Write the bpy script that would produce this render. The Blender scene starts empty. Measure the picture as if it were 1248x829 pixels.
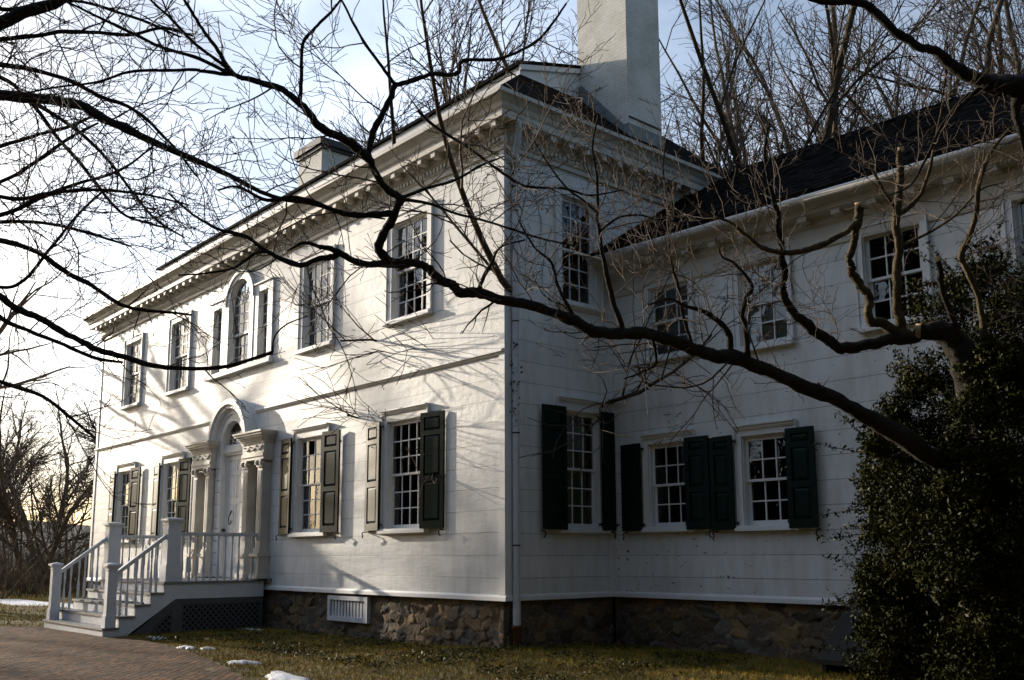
import bpy, bmesh, math, random
import numpy as np
from mathutils import Vector, Matrix
R = math.radians
SC = bpy.context.scene
COL = SC.collection

# ------------------------------------------------------------------ camera
FPX, CPX, CPY = 1183.46, 624.0, 489.03
CAM = np.array([11.76745, -10.16826, 1.4])
_y, _p, _r = R(-48.736), R(9.032), R(-0.2304)
_f = np.array([math.sin(_y)*math.cos(_p), math.cos(_y)*math.cos(_p), math.sin(_p)])
_rt = np.array([math.cos(_y), -math.sin(_y), 0.0])
_up = np.cross(_rt, _f)
CM = np.array([math.cos(_r)*_rt + math.sin(_r)*_up, -math.sin(_r)*_rt + math.cos(_r)*_up, _f])
cd = bpy.data.cameras.new('camera'); cam = bpy.data.objects.new('camera', cd); COL.objects.link(cam)
cd.sensor_width = 36.0; cd.lens = FPX/1248*36.0; cd.shift_y = (CPY-414.5)/1248
cd.clip_start = 0.1; cd.clip_end = 2000
mw = Matrix(((CM[0][0], CM[1][0], -CM[2][0], CAM[0]), (CM[0][1], CM[1][1], -CM[2][1], CAM[1]),
             (CM[0][2], CM[1][2], -CM[2][2], CAM[2]), (0, 0, 0, 1)))
cam.matrix_world = mw
SC.camera = cam

def at(x, y, d):
    """world point at distance d along the view axis"""
    v = np.array([(x-CPX)/FPX, -(y-CPY)/FPX, 1.0])*d
    return CAM + v@CM

# ------------------------------------------------------------------ world and sun
SUN_EL, SUN_OFF = 13.5, 10.5          # elevation, angle off the facade plane
wd = bpy.data.worlds.new('World'); SC.world = wd; wd.use_nodes = True
nt = wd.node_tree; nt.nodes.clear()
def N(t, ty, **k):
    n = t.nodes.new(ty)
    for a, b in k.items(): setattr(n, a, b)
    return n
wo = N(nt, 'ShaderNodeOutputWorld'); bg = N(nt, 'ShaderNodeBackground'); sky = N(nt, 'ShaderNodeTexSky')
sky.sky_type = 'NISHITA'; sky.sun_disc = False
sky.sun_elevation = R(SUN_EL)
sky.sun_rotation = R(-(90+SUN_OFF))
sky.air_density = 1.0; sky.dust_density = 2.2; sky.ozone_density = 1.6; sky.altitude = 60
tcw = N(nt, 'ShaderNodeTexCoord'); mpw = N(nt, 'ShaderNodeMapping'); mpw.inputs['Scale'].default_value = (1.5, 1.5, 3.2)
nzw = N(nt, 'ShaderNodeTexNoise'); nzw.inputs['Scale'].default_value = 1.9; nzw.inputs['Detail'].default_value = 6; nzw.inputs['Roughness'].default_value = .55
rpw = N(nt, 'ShaderNodeValToRGB'); rpw.color_ramp.elements[0].position = .36; rpw.color_ramp.elements[1].position = .70
rpw.color_ramp.elements[0].color = (.08, .08, .08, 1); rpw.color_ramp.elements[1].color = (.72, .72, .72, 1)
# thin cloud scatters light forward, so it is brightest towards the sun
SUNV = (-math.cos(R(SUN_OFF))*math.cos(R(SUN_EL)), -math.sin(R(SUN_OFF))*math.cos(R(SUN_EL)), math.sin(R(SUN_EL)))
dtw = N(nt, 'ShaderNodeVectorMath', operation='DOT_PRODUCT'); dtw.inputs[1].default_value = SUNV
mrw = N(nt, 'ShaderNodeMapRange'); mrw.inputs['From Min'].default_value = -.2; mrw.inputs['From Max'].default_value = 1.0
pww = N(nt, 'ShaderNodeMath', operation='POWER'); pww.inputs[1].default_value = 2.2
maw = N(nt, 'ShaderNodeMath', operation='MULTIPLY_ADD'); maw.inputs[1].default_value = 10.0; maw.inputs[2].default_value = 2.0
clw = N(nt, 'ShaderNodeMixRGB', blend_type='MULTIPLY'); clw.inputs[0].default_value = 1; clw.inputs[1].default_value = (.84, .96, 1.18, 1)
mxw = N(nt, 'ShaderNodeMixRGB')
L_ = nt.links.new
L_(tcw.outputs['Generated'], mpw.inputs[0]); L_(mpw.outputs[0], nzw.inputs['Vector']); L_(nzw.outputs['Fac'], rpw.inputs[0]); L_(rpw.outputs[0], mxw.inputs[0])
L_(tcw.outputs['Generated'], dtw.inputs[0]); L_(dtw.outputs['Value'], mrw.inputs['Value']); L_(mrw.outputs[0], pww.inputs[0]); L_(pww.outputs[0], maw.inputs[0]); L_(maw.outputs[0], clw.inputs[2])
L_(sky.outputs[0], mxw.inputs[1]); L_(clw.outputs[0], mxw.inputs[2]); L_(mxw.outputs[0], bg.inputs[0]); L_(bg.outputs[0], wo.inputs[0])
bg.inputs[1].default_value = 0.12
sl = bpy.data.lights.new('sun', 'SUN'); so = bpy.data.objects.new('sun', sl); COL.objects.link(so)
sl.energy = 3.8; sl.angle = R(0.6); sl.color = (1.0, .88, .72)
SUND = Vector((math.cos(R(SUN_OFF))*math.cos(R(SUN_EL)), math.sin(R(SUN_OFF))*math.cos(R(SUN_EL)), -math.sin(R(SUN_EL))))
so.rotation_euler = SUND.to_track_quat('-Z', 'Y').to_euler(); so.location = (-20, -10, 20)
vs = SC.view_settings; vs.view_transform = 'Standard'; vs.look = 'None'; vs.gamma = 1; vs.use_curve_mapping = False
vs.exposure = 0.76
SC.cycles.max_bounces = 7; SC.cycles.transparent_max_bounces = 12; SC.cycles.caustics_reflective = False; SC.cycles.caustics_refractive = False

# ------------------------------------------------------------------ materials
MATS = {}
def newmat(name):
    m = bpy.data.materials.new(name); m.use_nodes = True; MATS[name] = m
    t = m.node_tree; b = t.nodes['Principled BSDF']
    return m, t, b
def lk(t, a, b): t.links.new(a, b)
def noise(t, vec, scale, detail=4, rough=.55):
    n = N(t, 'ShaderNodeTexNoise'); n.inputs['Scale'].default_value = scale; n.inputs['Detail'].default_value = detail; n.inputs['Roughness'].default_value = rough
    if vec is not None: lk(t, vec, n.inputs['Vector'])
    return n
def ramp(t, fac, stops):
    r = N(t, 'ShaderNodeValToRGB'); e = r.color_ramp.elements
    while len(e) < len(stops): e.new(.5)
    for el, (p, c) in zip(e, stops):
        el.position = p; el.color = (c[0], c[1], c[2], 1) if not isinstance(c, (int, float)) else (c, c, c, 1)
    lk(t, fac, r.inputs[0]); return r
def mix(t, fac, a, b, blend='MIX'):
    m = N(t, 'ShaderNodeMixRGB', blend_type=blend)
    for i, v in ((0, fac), (1, a), (2, b)):
        if hasattr(v, 'is_output'): lk(t, v, m.inputs[i])
        else: m.inputs[i].default_value = v if i == 0 else (v[0], v[1], v[2], 1)
    return m
def bump(t, b, h, strength=.3, dist=.01, prev=None):
    n = N(t, 'ShaderNodeBump'); n.inputs['Strength'].default_value = strength; n.inputs['Distance'].default_value = dist
    lk(t, h, n.inputs['Height'])
    if prev is not None: lk(t, prev.outputs[0], n.inputs['Normal'])
    lk(t, n.outputs[0], b.inputs['Normal']); return n
def coord(t): return N(t, 'ShaderNodeTexCoord').outputs['Object']

def simple(name, c, rough=.6, var=.15, scale=6, bmp=.15, spec=.5, dist=.004):
    m, t, b = newmat(name); v = coord(t)
    n = noise(t, v, scale, 6)
    r = ramp(t, n.outputs['Fac'], [(.25, [x*(1-var) for x in c]), (.75, [min(1, x*(1+var)) for x in c])])
    lk(t, r.outputs[0], b.inputs['Base Color']); b.inputs['Roughness'].default_value = rough
    b.inputs['Specular IOR Level'].default_value = spec
    if bmp: bump(t, b, noise(t, v, scale*6, 4).outputs['Fac'], bmp, dist)
    return m

def board_mat(name, axis, row, bw, offs, flake=.0):
    """flush painted boards with thin joints; axis = which coordinate runs along the wall"""
    m, t, b = newmat(name); v = coord(t)
    sp = N(t, 'ShaderNodeSeparateXYZ'); lk(t, v, sp.inputs[0])
    cb = N(t, 'ShaderNodeCombineXYZ'); lk(t, sp.outputs[axis], cb.inputs[0])
    ad = N(t, 'ShaderNodeMath', operation='ADD'); ad.inputs[1].default_value = offs; lk(t, sp.outputs[2], ad.inputs[0]); lk(t, ad.outputs[0], cb.inputs[1])
    wob = noise(t, v, .7, 2); wm = N(t, 'ShaderNodeVectorMath', operation='SCALE'); wm.inputs['Scale'].default_value = .012
    lk(t, wob.outputs['Color'], wm.inputs[0]); va = N(t, 'ShaderNodeVectorMath', operation='ADD'); lk(t, cb.outputs[0], va.inputs[0]); lk(t, wm.outputs[0], va.inputs[1])
    br = N(t, 'ShaderNodeTexBrick'); lk(t, va.outputs[0], br.inputs['Vector'])
    br.offset = .37; br.offset_frequency = 2; br.squash = .7; br.squash_frequency = 3
    br.inputs['Scale'].default_value = 1; br.inputs['Brick Width'].default_value = bw; br.inputs['Row Height'].default_value = row
    br.inputs['Mortar Size'].default_value = .0045; br.inputs['Mortar Smooth'].default_value = .35; br.inputs['Bias'].default_value = 0
    br.inputs['Color1'].default_value = (.84, .84, .825, 1); br.inputs['Color2'].default_value = (.775, .775, .765, 1); br.inputs['Mortar'].default_value = (.34, .32, .29, 1)
    # streaks and grime
    mp = N(t, 'ShaderNodeMapping'); mp.inputs['Scale'].default_value = (2.2, 2.2, .45) ; lk(t, v, mp.inputs[0])
    g = noise(t, mp.outputs[0], 2.3, 7, .65)
    gr = ramp(t, g.outputs['Fac'], [(.30, (.82, .81, .78)), (.58, (1, 1, 1))])
    c1 = mix(t, 1.0, br.outputs['Color'], gr.outputs[0], 'MULTIPLY')
    # paint flaked off to bare wood
    mp2 = N(t, 'ShaderNodeMapping'); mp2.inputs['Scale'].default_value = (5, 5, 11); lk(t, v, mp2.inputs[0])
    fl = noise(t, mp2.outputs[0], 1.5, 6, .62)
    big = noise(t, v, .45, 2)
    bs = N(t, 'ShaderNodeMath', operation='MULTIPLY_ADD'); bs.inputs[1].default_value = .22; lk(t, big.outputs['Fac'], bs.inputs[0]); lk(t, fl.outputs['Fac'], bs.inputs[2])
    fr = ramp(t, bs.outputs[0], [(.835-flake, 0.0), (.85-flake, 1.0)])
    c2 = mix(t, fr.outputs[0], c1.outputs[0], (.13, .115, .10))
    lk(t, c2.outputs[0], b.inputs['Base Color'])
    b.inputs['Roughness'].default_value = .52; b.inputs['Specular IOR Level'].default_value = .4
    inv = N(t, 'ShaderNodeMath', operation='SUBTRACT'); inv.inputs[0].default_value = 1; lk(t, br.outputs['Fac'], inv.inputs[1])
    b1 = bump(t, b, inv.outputs[0], .8, .012)
    # uneven hand-dressed boards: broad cupping plus lumpy old paint
    mp3 = N(t, 'ShaderNodeMapping'); mp3.inputs['Scale'].default_value = (.8, .8, 3.2); lk(t, v, mp3.inputs[0])
    b2 = bump(t, b, noise(t, mp3.outputs[0], 1.6, 3, .5).outputs['Fac'], .40, .025, b1)
    b3 = bump(t, b, noise(t, v, 9, 5, .6).outputs['Fac'], .45, .010, b2)
    b4 = bump(t, b, noise(t, mp2.outputs[0], 4, 5, .7).outputs['Fac'], .30, .006, b3)
    return m
board_mat('front_boards', 0, .36, 8.5, .03, .012)
board_mat('side_boards', 1, .355, 24, .02, -.02)
board_mat('wing_boards', 0, .355, 22, .02, .06)
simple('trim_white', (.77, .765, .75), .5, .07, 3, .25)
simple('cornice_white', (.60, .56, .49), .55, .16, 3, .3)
simple('sash_white', (.74, .74, .73), .5, .05, 8, .1)
simple('porch_white', (.66, .69, .73), .5, .06, 5, .15)
simple('tread_grey', (.20, .20, .20), .55, .2, 6, .2)
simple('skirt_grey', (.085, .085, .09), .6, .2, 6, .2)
simple('shutter_green', (.004, .015, .010), .45, .35, 4, .15, .14)
simple('iron', (.02, .02, .02), .5, .2, 20, .2)
simple('dark_void', (.012, .011, .010), .9, .1, 2, 0)  # near-black, stands in for shade behind lattice and vent slats
simple('room_shade', (.055, .05, .045), .9, .1, 2, 0)  # room surfaces darkened in colour to look unlit
simple('curtain', (.62, .60, .55), .9, .1, 4, .1)
simple('blind', (.80, .80, .76), .9, .05, 2, 0)
simple('terracotta', (.22, .10, .06), .8, .2, 8, .3)
simple('copper_flashing', (.20, .23, .235), .6, .35, 5, .2)
simple('bulkhead_black', (.006, .006, .006), .55, .3, 4, .2)
simple('drain_white', (.62, .64, .67), .45, .1, 6, .15)
def bark(name, c, lich):
    m, t, b = newmat(name); v = coord(t)
    n = noise(t, v, 9, 7, .7); r = ramp(t, n.outputs['Fac'], [(.3, [x*.5 for x in c]), (.7, [x*1.45 for x in c])])
    l = noise(t, v, 4.5, 6, .75); lr = ramp(t, l.outputs['Fac'], [(.60, 0.0), (.68, .7)]); cc = mix(t, lr.outputs[0], r.outputs[0], lich); lk(t, cc.outputs[0], b.inputs['Base Color'])
    b.inputs['Roughness'].default_value = .92; b.inputs['Specular IOR Level'].default_value = .2
    b1 = bump(t, b, noise(t, v, 26, 5, .7).outputs['Fac'], 1, .03); bump(t, b, noise(t, v, 80, 3).outputs['Fac'], .7, .01, b1)
bark('bark_dark', (.036, .031, .026), (.085, .08, .062)); bark('bark_grey', (.105, .082, .054), (.20, .17, .12)); bark('bark_sunlit', (.105, .082, .048), (.19, .16, .10))  # last one: lighter copy with sunlight painted into the bark colour
simple('twig_brown', (.085, .062, .045), .8, .3, 12, .2, .3)
simple('twig_far', (.075, .054, .036), .85, .3, 2, .2, .3)
simple('cut_wood', (.42, .30, .16), .8, .25, 14, .3)
simple('soil_brush', (.085, .058, .036), .95, .4, 3, .4)
simple('snow', (.74, .76, .80), .6, .13, 7, .6, .4, .02)
simple('hill_wood', (.06, .055, .05), 1, .3, .15, 0)

def leaf_mat(name, c1, c2, rough, spec=.35):
    m, t, b = newmat(name); v = coord(t)
    n = noise(t, v, 2.5, 5, .7)
    r = ramp(t, n.outputs['Fac'], [(.3, c1), (.7, c2)])
    lk(t, r.outputs[0], b.inputs['Base Color']); b.inputs['Roughness'].default_value = rough; b.inputs['Specular IOR Level'].default_value = spec
    return m
leaf_mat('holly_leaf', (.006, .011, .003), (.058, .056, .011), .5, .07)
leaf_mat('ivy_leaf', (.014, .023, .006), (.11, .095, .022), .5, .1)
leaf_mat('dry_leaf', (.10, .055, .022), (.24, .14, .055), .8, .1)
leaf_mat('grass_blade', (.11, .10, .010), (.52, .36, .045), .8, .1)
leaf_mat('evergreen_leaf', (.012, .022, .010), (.03, .042, .016), .6)

# glass: thin, mostly see-through head on and mirror-like at a slant
m, t, b = newmat('window_glass'); t.nodes.remove(b)
v = coord(t); out = t.nodes['Material Output']
gl = N(t, 'ShaderNodeBsdfGlossy'); gl.inputs['Roughness'].default_value = .01; gl.inputs['Color'].default_value = (.95, .97, 1, 1)
tr = N(t, 'ShaderNodeBsdfTransparent'); tr.inputs['Color'].default_value = (.84, .87, .86, 1)
fr = N(t, 'ShaderNodeFresnel'); fr.inputs['IOR'].default_value = 1.75
mx = N(t, 'ShaderNodeMixShader'); lk(t, fr.outputs[0], mx.inputs[0]); lk(t, tr.outputs[0], mx.inputs[1]); lk(t, gl.outputs[0], mx.inputs[2])
bp = N(t, 'ShaderNodeBump'); bp.inputs['Strength'].default_value = .25; bp.inputs['Distance'].default_value = .01
lk(t, noise(t, v, 5, 2).outputs['Fac'], bp.inputs['Height']); lk(t, bp.outputs[0], gl.inputs['Normal'])
lk(t, mx.outputs[0], out.inputs['Surface'])

# rubble foundation
def stone_mat():
    m, t, b = newmat('rubble_stone'); v = coord(t)
    j = N(t, 'ShaderNodeAttribute', attribute_name='joint'); tn = N(t, 'ShaderNodeAttribute', attribute_name='tone')
    cr = ramp(t, tn.outputs['Fac'], [(0, (.09, .068, .05)), (.25, (.28, .20, .115)), (.45, (.14, .125, .115)), (.7, (.40, .27, .13)), (.85, (.17, .12, .085)), (1, (.27, .235, .19))])
    nn = noise(t, v, 16, 7, .75); nr = ramp(t, nn.outputs['Fac'], [(.3, .38), (.7, 1.1)])
    c1 = mix(t, 1, cr.outputs[0], nr.outputs[0], 'MULTIPLY')
    nj = noise(t, v, 5, 3); mj = N(t, 'ShaderNodeMath', operation='MULTIPLY_ADD'); mj.inputs[1].default_value = .30; lk(t, nj.outputs['Fac'], mj.inputs[0]); lk(t, j.outputs['Fac'], mj.inputs[2])
    er = ramp(t, mj.outputs[0], [(.22, 1.0), (.30, 0.0)])
    c2 = mix(t, er.outputs[0], c1.outputs[0], (.27, .245, .21)); lk(t, c2.outputs[0], b.inputs['Base Color']); b.inputs['Roughness'].default_value = .88; b.inputs['Specular IOR Level'].default_value = .25
    b1 = bump(t, b, nn.outputs['Fac'], .8, .03); bump(t, b, noise(t, v, 60, 3).outputs['Fac'], .5, .008, b1)
stone_mat()

def brick_mat(name, cols, mortar, bw, rh, ms, bstr=.7):
    m, t, b = newmat(name); v = coord(t)
    sp = N(t, 'ShaderNodeSeparateXYZ'); lk(t, v, sp.inputs[0])
    s = N(t, 'ShaderNodeMath', operation='ADD'); lk(t, sp.outputs[0], s.inputs[0]); lk(t, sp.outputs[1], s.inputs[1])
    cb = N(t, 'ShaderNodeCombineXYZ'); lk(t, s.outputs[0], cb.inputs[0]); lk(t, sp.outputs[2], cb.inputs[1])
    br = N(t, 'ShaderNodeTexBrick'); lk(t, cb.outputs[0], br.inputs['Vector'])
    br.inputs['Scale'].default_value = 1; br.inputs['Brick Width'].default_value = bw; br.inputs['Row Height'].default_value = rh; br.inputs['Mortar Size'].default_value = ms
    br.inputs['Color1'].default_value = (*cols[0], 1); br.inputs['Color2'].default_value = (*cols[1], 1); br.inputs['Mortar'].default_value = (*mortar, 1)
    n = noise(t, v, 1.1, 7, .7); nr = ramp(t, n.outputs['Fac'], [(.35, (.70, .71, .66)), (.6, (1, 1, 1))])
    c = mix(t, 1, br.outputs['Color'], nr.outputs[0], 'MULTIPLY'); lk(t, c.outputs[0], b.inputs['Base Color']); b.inputs['Roughness'].default_value = .75
    inv = N(t, 'ShaderNodeMath', operation='SUBTRACT'); inv.inputs[0].default_value = 1; lk(t, br.outputs['Fac'], inv.inputs[1])
    b1 = bump(t, b, inv.outputs[0], bstr, .01); bump(t, b, noise(t, v, 30, 3).outputs['Fac'], .3, .006, b1)
brick_mat('painted_brick', ((.80, .78, .73), (.76, .74, .69)), (.68, .66, .61), .21, .072, .010)

# shingles
m, t, b = newmat('dark_shingle'); v = coord(t)
n = noise(t, v, 5, 6, .7); r = ramp(t, n.outputs['Fac'], [(.3, (.005, .005, .005)), (.7, (.014, .013, .012))])
lk(t, r.outputs[0], b.inputs['Base Color']); b.inputs['Roughness'].default_value = .9; b.inputs['Specular IOR Level'].default_value = .04
wv = N(t, 'ShaderNodeTexWave', wave_type='BANDS', bands_direction='Z', wave_profile='SAW'); wv.inputs['Scale'].default_value = 2.4; wv.inputs['Distortion'].default_value = .6; lk(t, v, wv.inputs['Vector'])
b1 = bump(t, b, wv.outputs['Fac'], .8, .03); bump(t, b, noise(t, v, 18, 4).outputs['Fac'], .6, .02, b1)

# ground
m, t, b = newmat('ground_turf'); v = coord(t)
n1 = noise(t, v, .55, 7, .7); n2 = noise(t, v, 9, 6, .75)
r1 = ramp(t, n1.outputs['Fac'], [(.35, (.045, .043, .012)), (.5, (.17, .135, .035)), (.65, (.11, .072, .028))])
r2 = ramp(t, n2.outputs['Fac'], [(.3, .45), (.7, 1.3)])
c = mix(t, 1, r1.outputs[0], r2.outputs[0], 'MULTIPLY'); lk(t, c.outputs[0], b.inputs['Base Color']); b.inputs['Roughness'].default_value = .95
b1 = bump(t, b, n2.outputs['Fac'], 1, .06); bump(t, b, noise(t, v, 40, 4, .7).outputs['Fac'], .8, .02, b1)
# brick path
m, t, b = newmat('path_brick'); v = coord(t)
rt = N(t, 'ShaderNodeMapping'); rt.inputs['Rotation'].default_value = (0, 0, R(38)); lk(t, v, rt.inputs[0])
br = N(t, 'ShaderNodeTexBrick'); lk(t, rt.outputs[0], br.inputs['Vector']); br.inputs['Scale'].default_value = 1
br.inputs['Brick Width'].default_value = .21; br.inputs['Row Height'].default_value = .105; br.inputs['Mortar Size'].default_value = .013
br.inputs['Color1'].default_value = (.20, .105, .062, 1); br.inputs['Color2'].default_value = (.085, .054, .038, 1); br.inputs['Mortar'].default_value = (.022, .020, .014, 1)
nn = noise(t, v, 1.6, 7, .72); nr = ramp(t, nn.outputs['Fac'], [(.35, (.55, .55, .5)), (.65, (1.3, 1.25, 1.2))])
c = mix(t, 1, br.outputs['Color'], nr.outputs[0], 'MULTIPLY'); lk(t, c.outputs[0], b.inputs['Base Color']); b.inputs['Roughness'].default_value = .92; b.inputs['Specular IOR Level'].default_value = .12
inv = N(t, 'ShaderNodeMath', operation='SUBTRACT'); inv.inputs[0].default_value = 1; lk(t, br.outputs['Fac'], inv.inputs[1])
b1 = bump(t, b, inv.outputs[0], 1, .03); b2 = bump(t, b, noise(t, v, 5, 4, .65).outputs['Fac'], 1, .06, b1); bump(t, b, noise(t, v, 40, 3).outputs['Fac'], .5, .008, b2)

# ------------------------------------------------------------------ mesh helpers
class MB:
    def __init__(s, xf=None): s.v = []; s.f = []; s.xf = xf
    def add(s, vs, fs):
        o = len(s.v)
        if s.xf: vs = [s.xf(*p) for p in vs]
        s.v += [tuple(p) for p in vs]; s.f += [tuple(i+o for i in f) for f in fs]
    def box(s, a, b):
        x0, y0, z0 = a; x1, y1, z1 = b
        s.add([(x0, y0, z0), (x1, y0, z0), (x1, y1, z0), (x0, y1, z0), (x0, y0, z1), (x1, y0, z1), (x1, y1, z1), (x0, y1, z1)],
              [(3, 2, 1, 0), (4, 5, 6, 7), (0, 1, 5, 4), (1, 2, 6, 5), (2, 3, 7, 6), (3, 0, 4, 7)])
    def prism(s, poly, w0, w1, fn):
        """poly of (a,b) extruded from w0 to w1; fn(a,b,w) gives the point"""
        n = len(poly)
        s.add([fn(a, b, w0) for a, b in poly]+[fn(a, b, w1) for a, b in poly],
              [tuple(range(n-1, -1, -1)), tuple(range(n, 2*n))]+[(i, (i+1) % n, n+(i+1) % n, n+i) for i in range(n)])
    def quad(s, *p): s.add(p, [tuple(range(len(p)))])
    def bar(s, p, q, w, h, up=(0, 0, 1)):
        p, q = Vector(p), Vector(q); d = (q-p).normalized(); up = Vector(up); sd = d.cross(up)
        if sd.length < 1e-4: sd = d.cross(Vector((1, 0, 0)))
        sd.normalize(); u = sd.cross(d)
        c = [(-w/2, -h/2), (w/2, -h/2), (w/2, h/2), (-w/2, h/2)]
        s.add([tuple(p+sd*a+u*b) for a, b in c]+[tuple(q+sd*a+u*b) for a, b in c],
              [(3, 2, 1, 0), (4, 5, 6, 7), (0, 1, 5, 4), (1, 2, 6, 5), (2, 3, 7, 6), (3, 0, 4, 7)])
    def lathe(s, prof, x, y, seg=10):
        vs = []; fs = []
        for r, z in prof:
            for i in range(seg):
                a = 2*math.pi*i/seg; vs.append((x+r*math.cos(a), y+r*math.sin(a), z))
        for j in range(len(prof)-1):
            for i in range(seg):
                k = (i+1) % seg; fs.append((j*seg+i, j*seg+k, (j+1)*seg+k, (j+1)*seg+i))
        fs.append(tuple(range(seg-1, -1, -1))); fs.append(tuple((len(prof)-1)*seg+i for i in range(seg)))
        s.add(vs, fs)
    def tube(s, pts, rad, seg=8):
        v, f = tube_np([(np.array(pts, float), np.array(rad if hasattr(rad, '__len__') else [rad]*len(pts), float), seg)])
        s.add([tuple(p) for p in v], [tuple(q) for q in f])
    def arc_ring(s, cx, cz, r0, r1, w0, w1, a0=0, a1=math.pi, n=28, fn=None):
        """half-ring swept in the u,v plane, from depth w0 to w1"""
        vs = []; fs = []
        for i in range(n+1):
            a = a0+(a1-a0)*i/n; c, q = math.cos(a), math.sin(a)
            for r, w in ((r0, w0), (r1, w0), (r1, w1), (r0, w1)): vs.append((cx+r*c, cz+r*q, w))
        for i in range(n):
            o = i*4
            for j in range(4): fs.append((o+j, o+(j+1) % 4, o+4+(j+1) % 4, o+4+j))
        fs.append((0, 1, 2, 3)); fs.append((n*4+3, n*4+2, n*4+1, n*4))
        if fn: vs = [fn(*p) for p in vs]
        s.add(vs, fs)
    def build(s, name, mat, parent=None, smooth=False, recalc=True, bevel=0):
        me = bpy.data.meshes.new(name); me.from_pydata(s.v, [], s.f)
        if recalc and len(s.f) < 60000:
            bm = bmesh.new(); bm.from_mesh(me); bmesh.ops.recalc_face_normals(bm, faces=bm.faces)
            if bevel: bmesh.ops.bevel(bm, geom=[e for e in bm.edges if len(e.link_faces) == 2 and e.calc_face_angle(0) > .6], offset=bevel, segments=1, affect='EDGES')
            bm.to_mesh(me); bm.free()
        return link(name, me, mat, parent, smooth)

def worldloc(o):
    l = Vector((0, 0, 0))
    while o: l = l+o.location; o = o.parent
    return l
def link(name, me, mat, parent=None, smooth=False):
    o = bpy.data.objects.new(name, me); COL.objects.link(o)
    for mm in (mat if isinstance(mat, (list, tuple)) else [mat]): me.materials.append(MATS[mm])
    if smooth: me.polygons.foreach_set('use_smooth', [True]*len(me.polygons))
    if parent: o.parent = parent; o.location = -worldloc(parent)
    return o
def tag(o, label=None, cat=None, group=None, kind=None):
    if label: o['label'] = label
    if cat: o['category'] = cat
    if group: o['group'] = group
    if kind: o['kind'] = kind
    return o
def thing(name, label, cat, loc=(0, 0, 0), group=None):
    o = bpy.data.objects.new(name, None); COL.objects.link(o); o.location = loc; o.empty_display_size = .3
    return tag(o, label, cat, group)

TRNG = np.random.default_rng(99)
def tube_np(lines):
    """lines: list of (pts Nx3, radii N, sides) -> verts array, list of faces (end caps included)"""
    V = []; F = []; off = 0
    for pts, rad, k in lines:
        n = len(pts)
        if n < 2: continue
        t = np.empty_like(pts); t[1:-1] = pts[2:]-pts[:-2]; t[0] = pts[1]-pts[0]; t[-1] = pts[-1]-pts[-2]
        t /= (np.linalg.norm(t, axis=1, keepdims=True)+1e-9)
        ref = np.array([0.0, 0, 1]) if abs(t[0][2]) < .85 else np.array([1.0, 0, 0])
        s = np.cross(t, ref); s /= (np.linalg.norm(s, axis=1, keepdims=True)+1e-9)
        u = np.cross(s, t)
        a = np.arange(k)*(2*math.pi/k)
        ring = s[:, None, :]*np.cos(a)[None, :, None]+u[:, None, :]*np.sin(a)[None, :, None]
        rr_ = rad[:, None]*(1+(TRNG.normal(0, .045, (n, k))+np.repeat(TRNG.normal(0, .05, (1, k)), n, 0) if k >= 12 and n > 12 else 0)) if k >= 8 else rad[:, None]*np.ones((1, k))
        V.append((pts[:, None, :]+ring*rr_[:, :, None]).reshape(-1, 3))
        i = np.arange(n-1)[:, None]*k; j = np.arange(k)[None, :]; j2 = (j+1) % k
        F.append(np.stack([off+i+j, off+i+j2, off+i+k+j2, off+i+k+j], -1).reshape(-1, 4))
        off += n*k
    return np.concatenate(V), np.concatenate(F)
def np_mesh(name, V, F):
    me = bpy.data.meshes.new(name); n = len(V); m = len(F); k = F.shape[1]
    me.vertices.add(n); me.vertices.foreach_set('co', np.ascontiguousarray(V, dtype=np.float32).ravel())
    me.loops.add(m*k); me.loops.foreach_set('vertex_index', np.ascontiguousarray(F, dtype=np.int32).ravel())
    me.polygons.add(m); me.polygons.foreach_set('loop_start', np.arange(0, m*k, k, dtype=np.int32)); me.polygons.foreach_set('loop_total', np.full(m, k, dtype=np.int32))
    me.update(calc_edges=True); return me
def tubes(name, lines, mat, parent=None, smooth=True):
    V, F = tube_np(lines); return link(name, np_mesh(name, V, F), mat, parent, smooth)

# ------------------------------------------------------------------ ground, path, hills
rng = np.random.default_rng(7)
def gz(x, y):
    """ground height: nearly level, rising a little to the near corner of the house"""
    d = np.hypot(np.asarray(x)-.5, np.asarray(y)+.5)
    return -.135+.10*np.exp(-(d/2.2)**2)+.02*np.sin(np.asarray(x)*1.3+1)*np.sin(np.asarray(y)*1.7)
xs = np.unique(np.concatenate([np.linspace(-600, -40, 12), np.linspace(-40, 30, 141), np.linspace(30, 600, 12)]))
ys = np.unique(np.concatenate([np.linspace(-600, -20, 12), np.linspace(-20, 20, 101), np.linspace(20, 600, 12)]))
gx, gy = np.meshgrid(xs, ys, indexing='ij'); GV = np.stack([gx, gy, gz(gx, gy)], -1).reshape(-1, 3)
i, j = np.meshgrid(np.arange(len(xs)-1), np.arange(len(ys)-1), indexing='ij'); a = (i*len(ys)+j).ravel()
g = link('ground', np_mesh('ground', GV, np.stack([a, a+len(ys), a+len(ys)+1, a+1], -1)), 'ground_turf', None, True)
tag(g, 'flat winter lawn and soil around the white house', None, None, 'structure')
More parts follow.
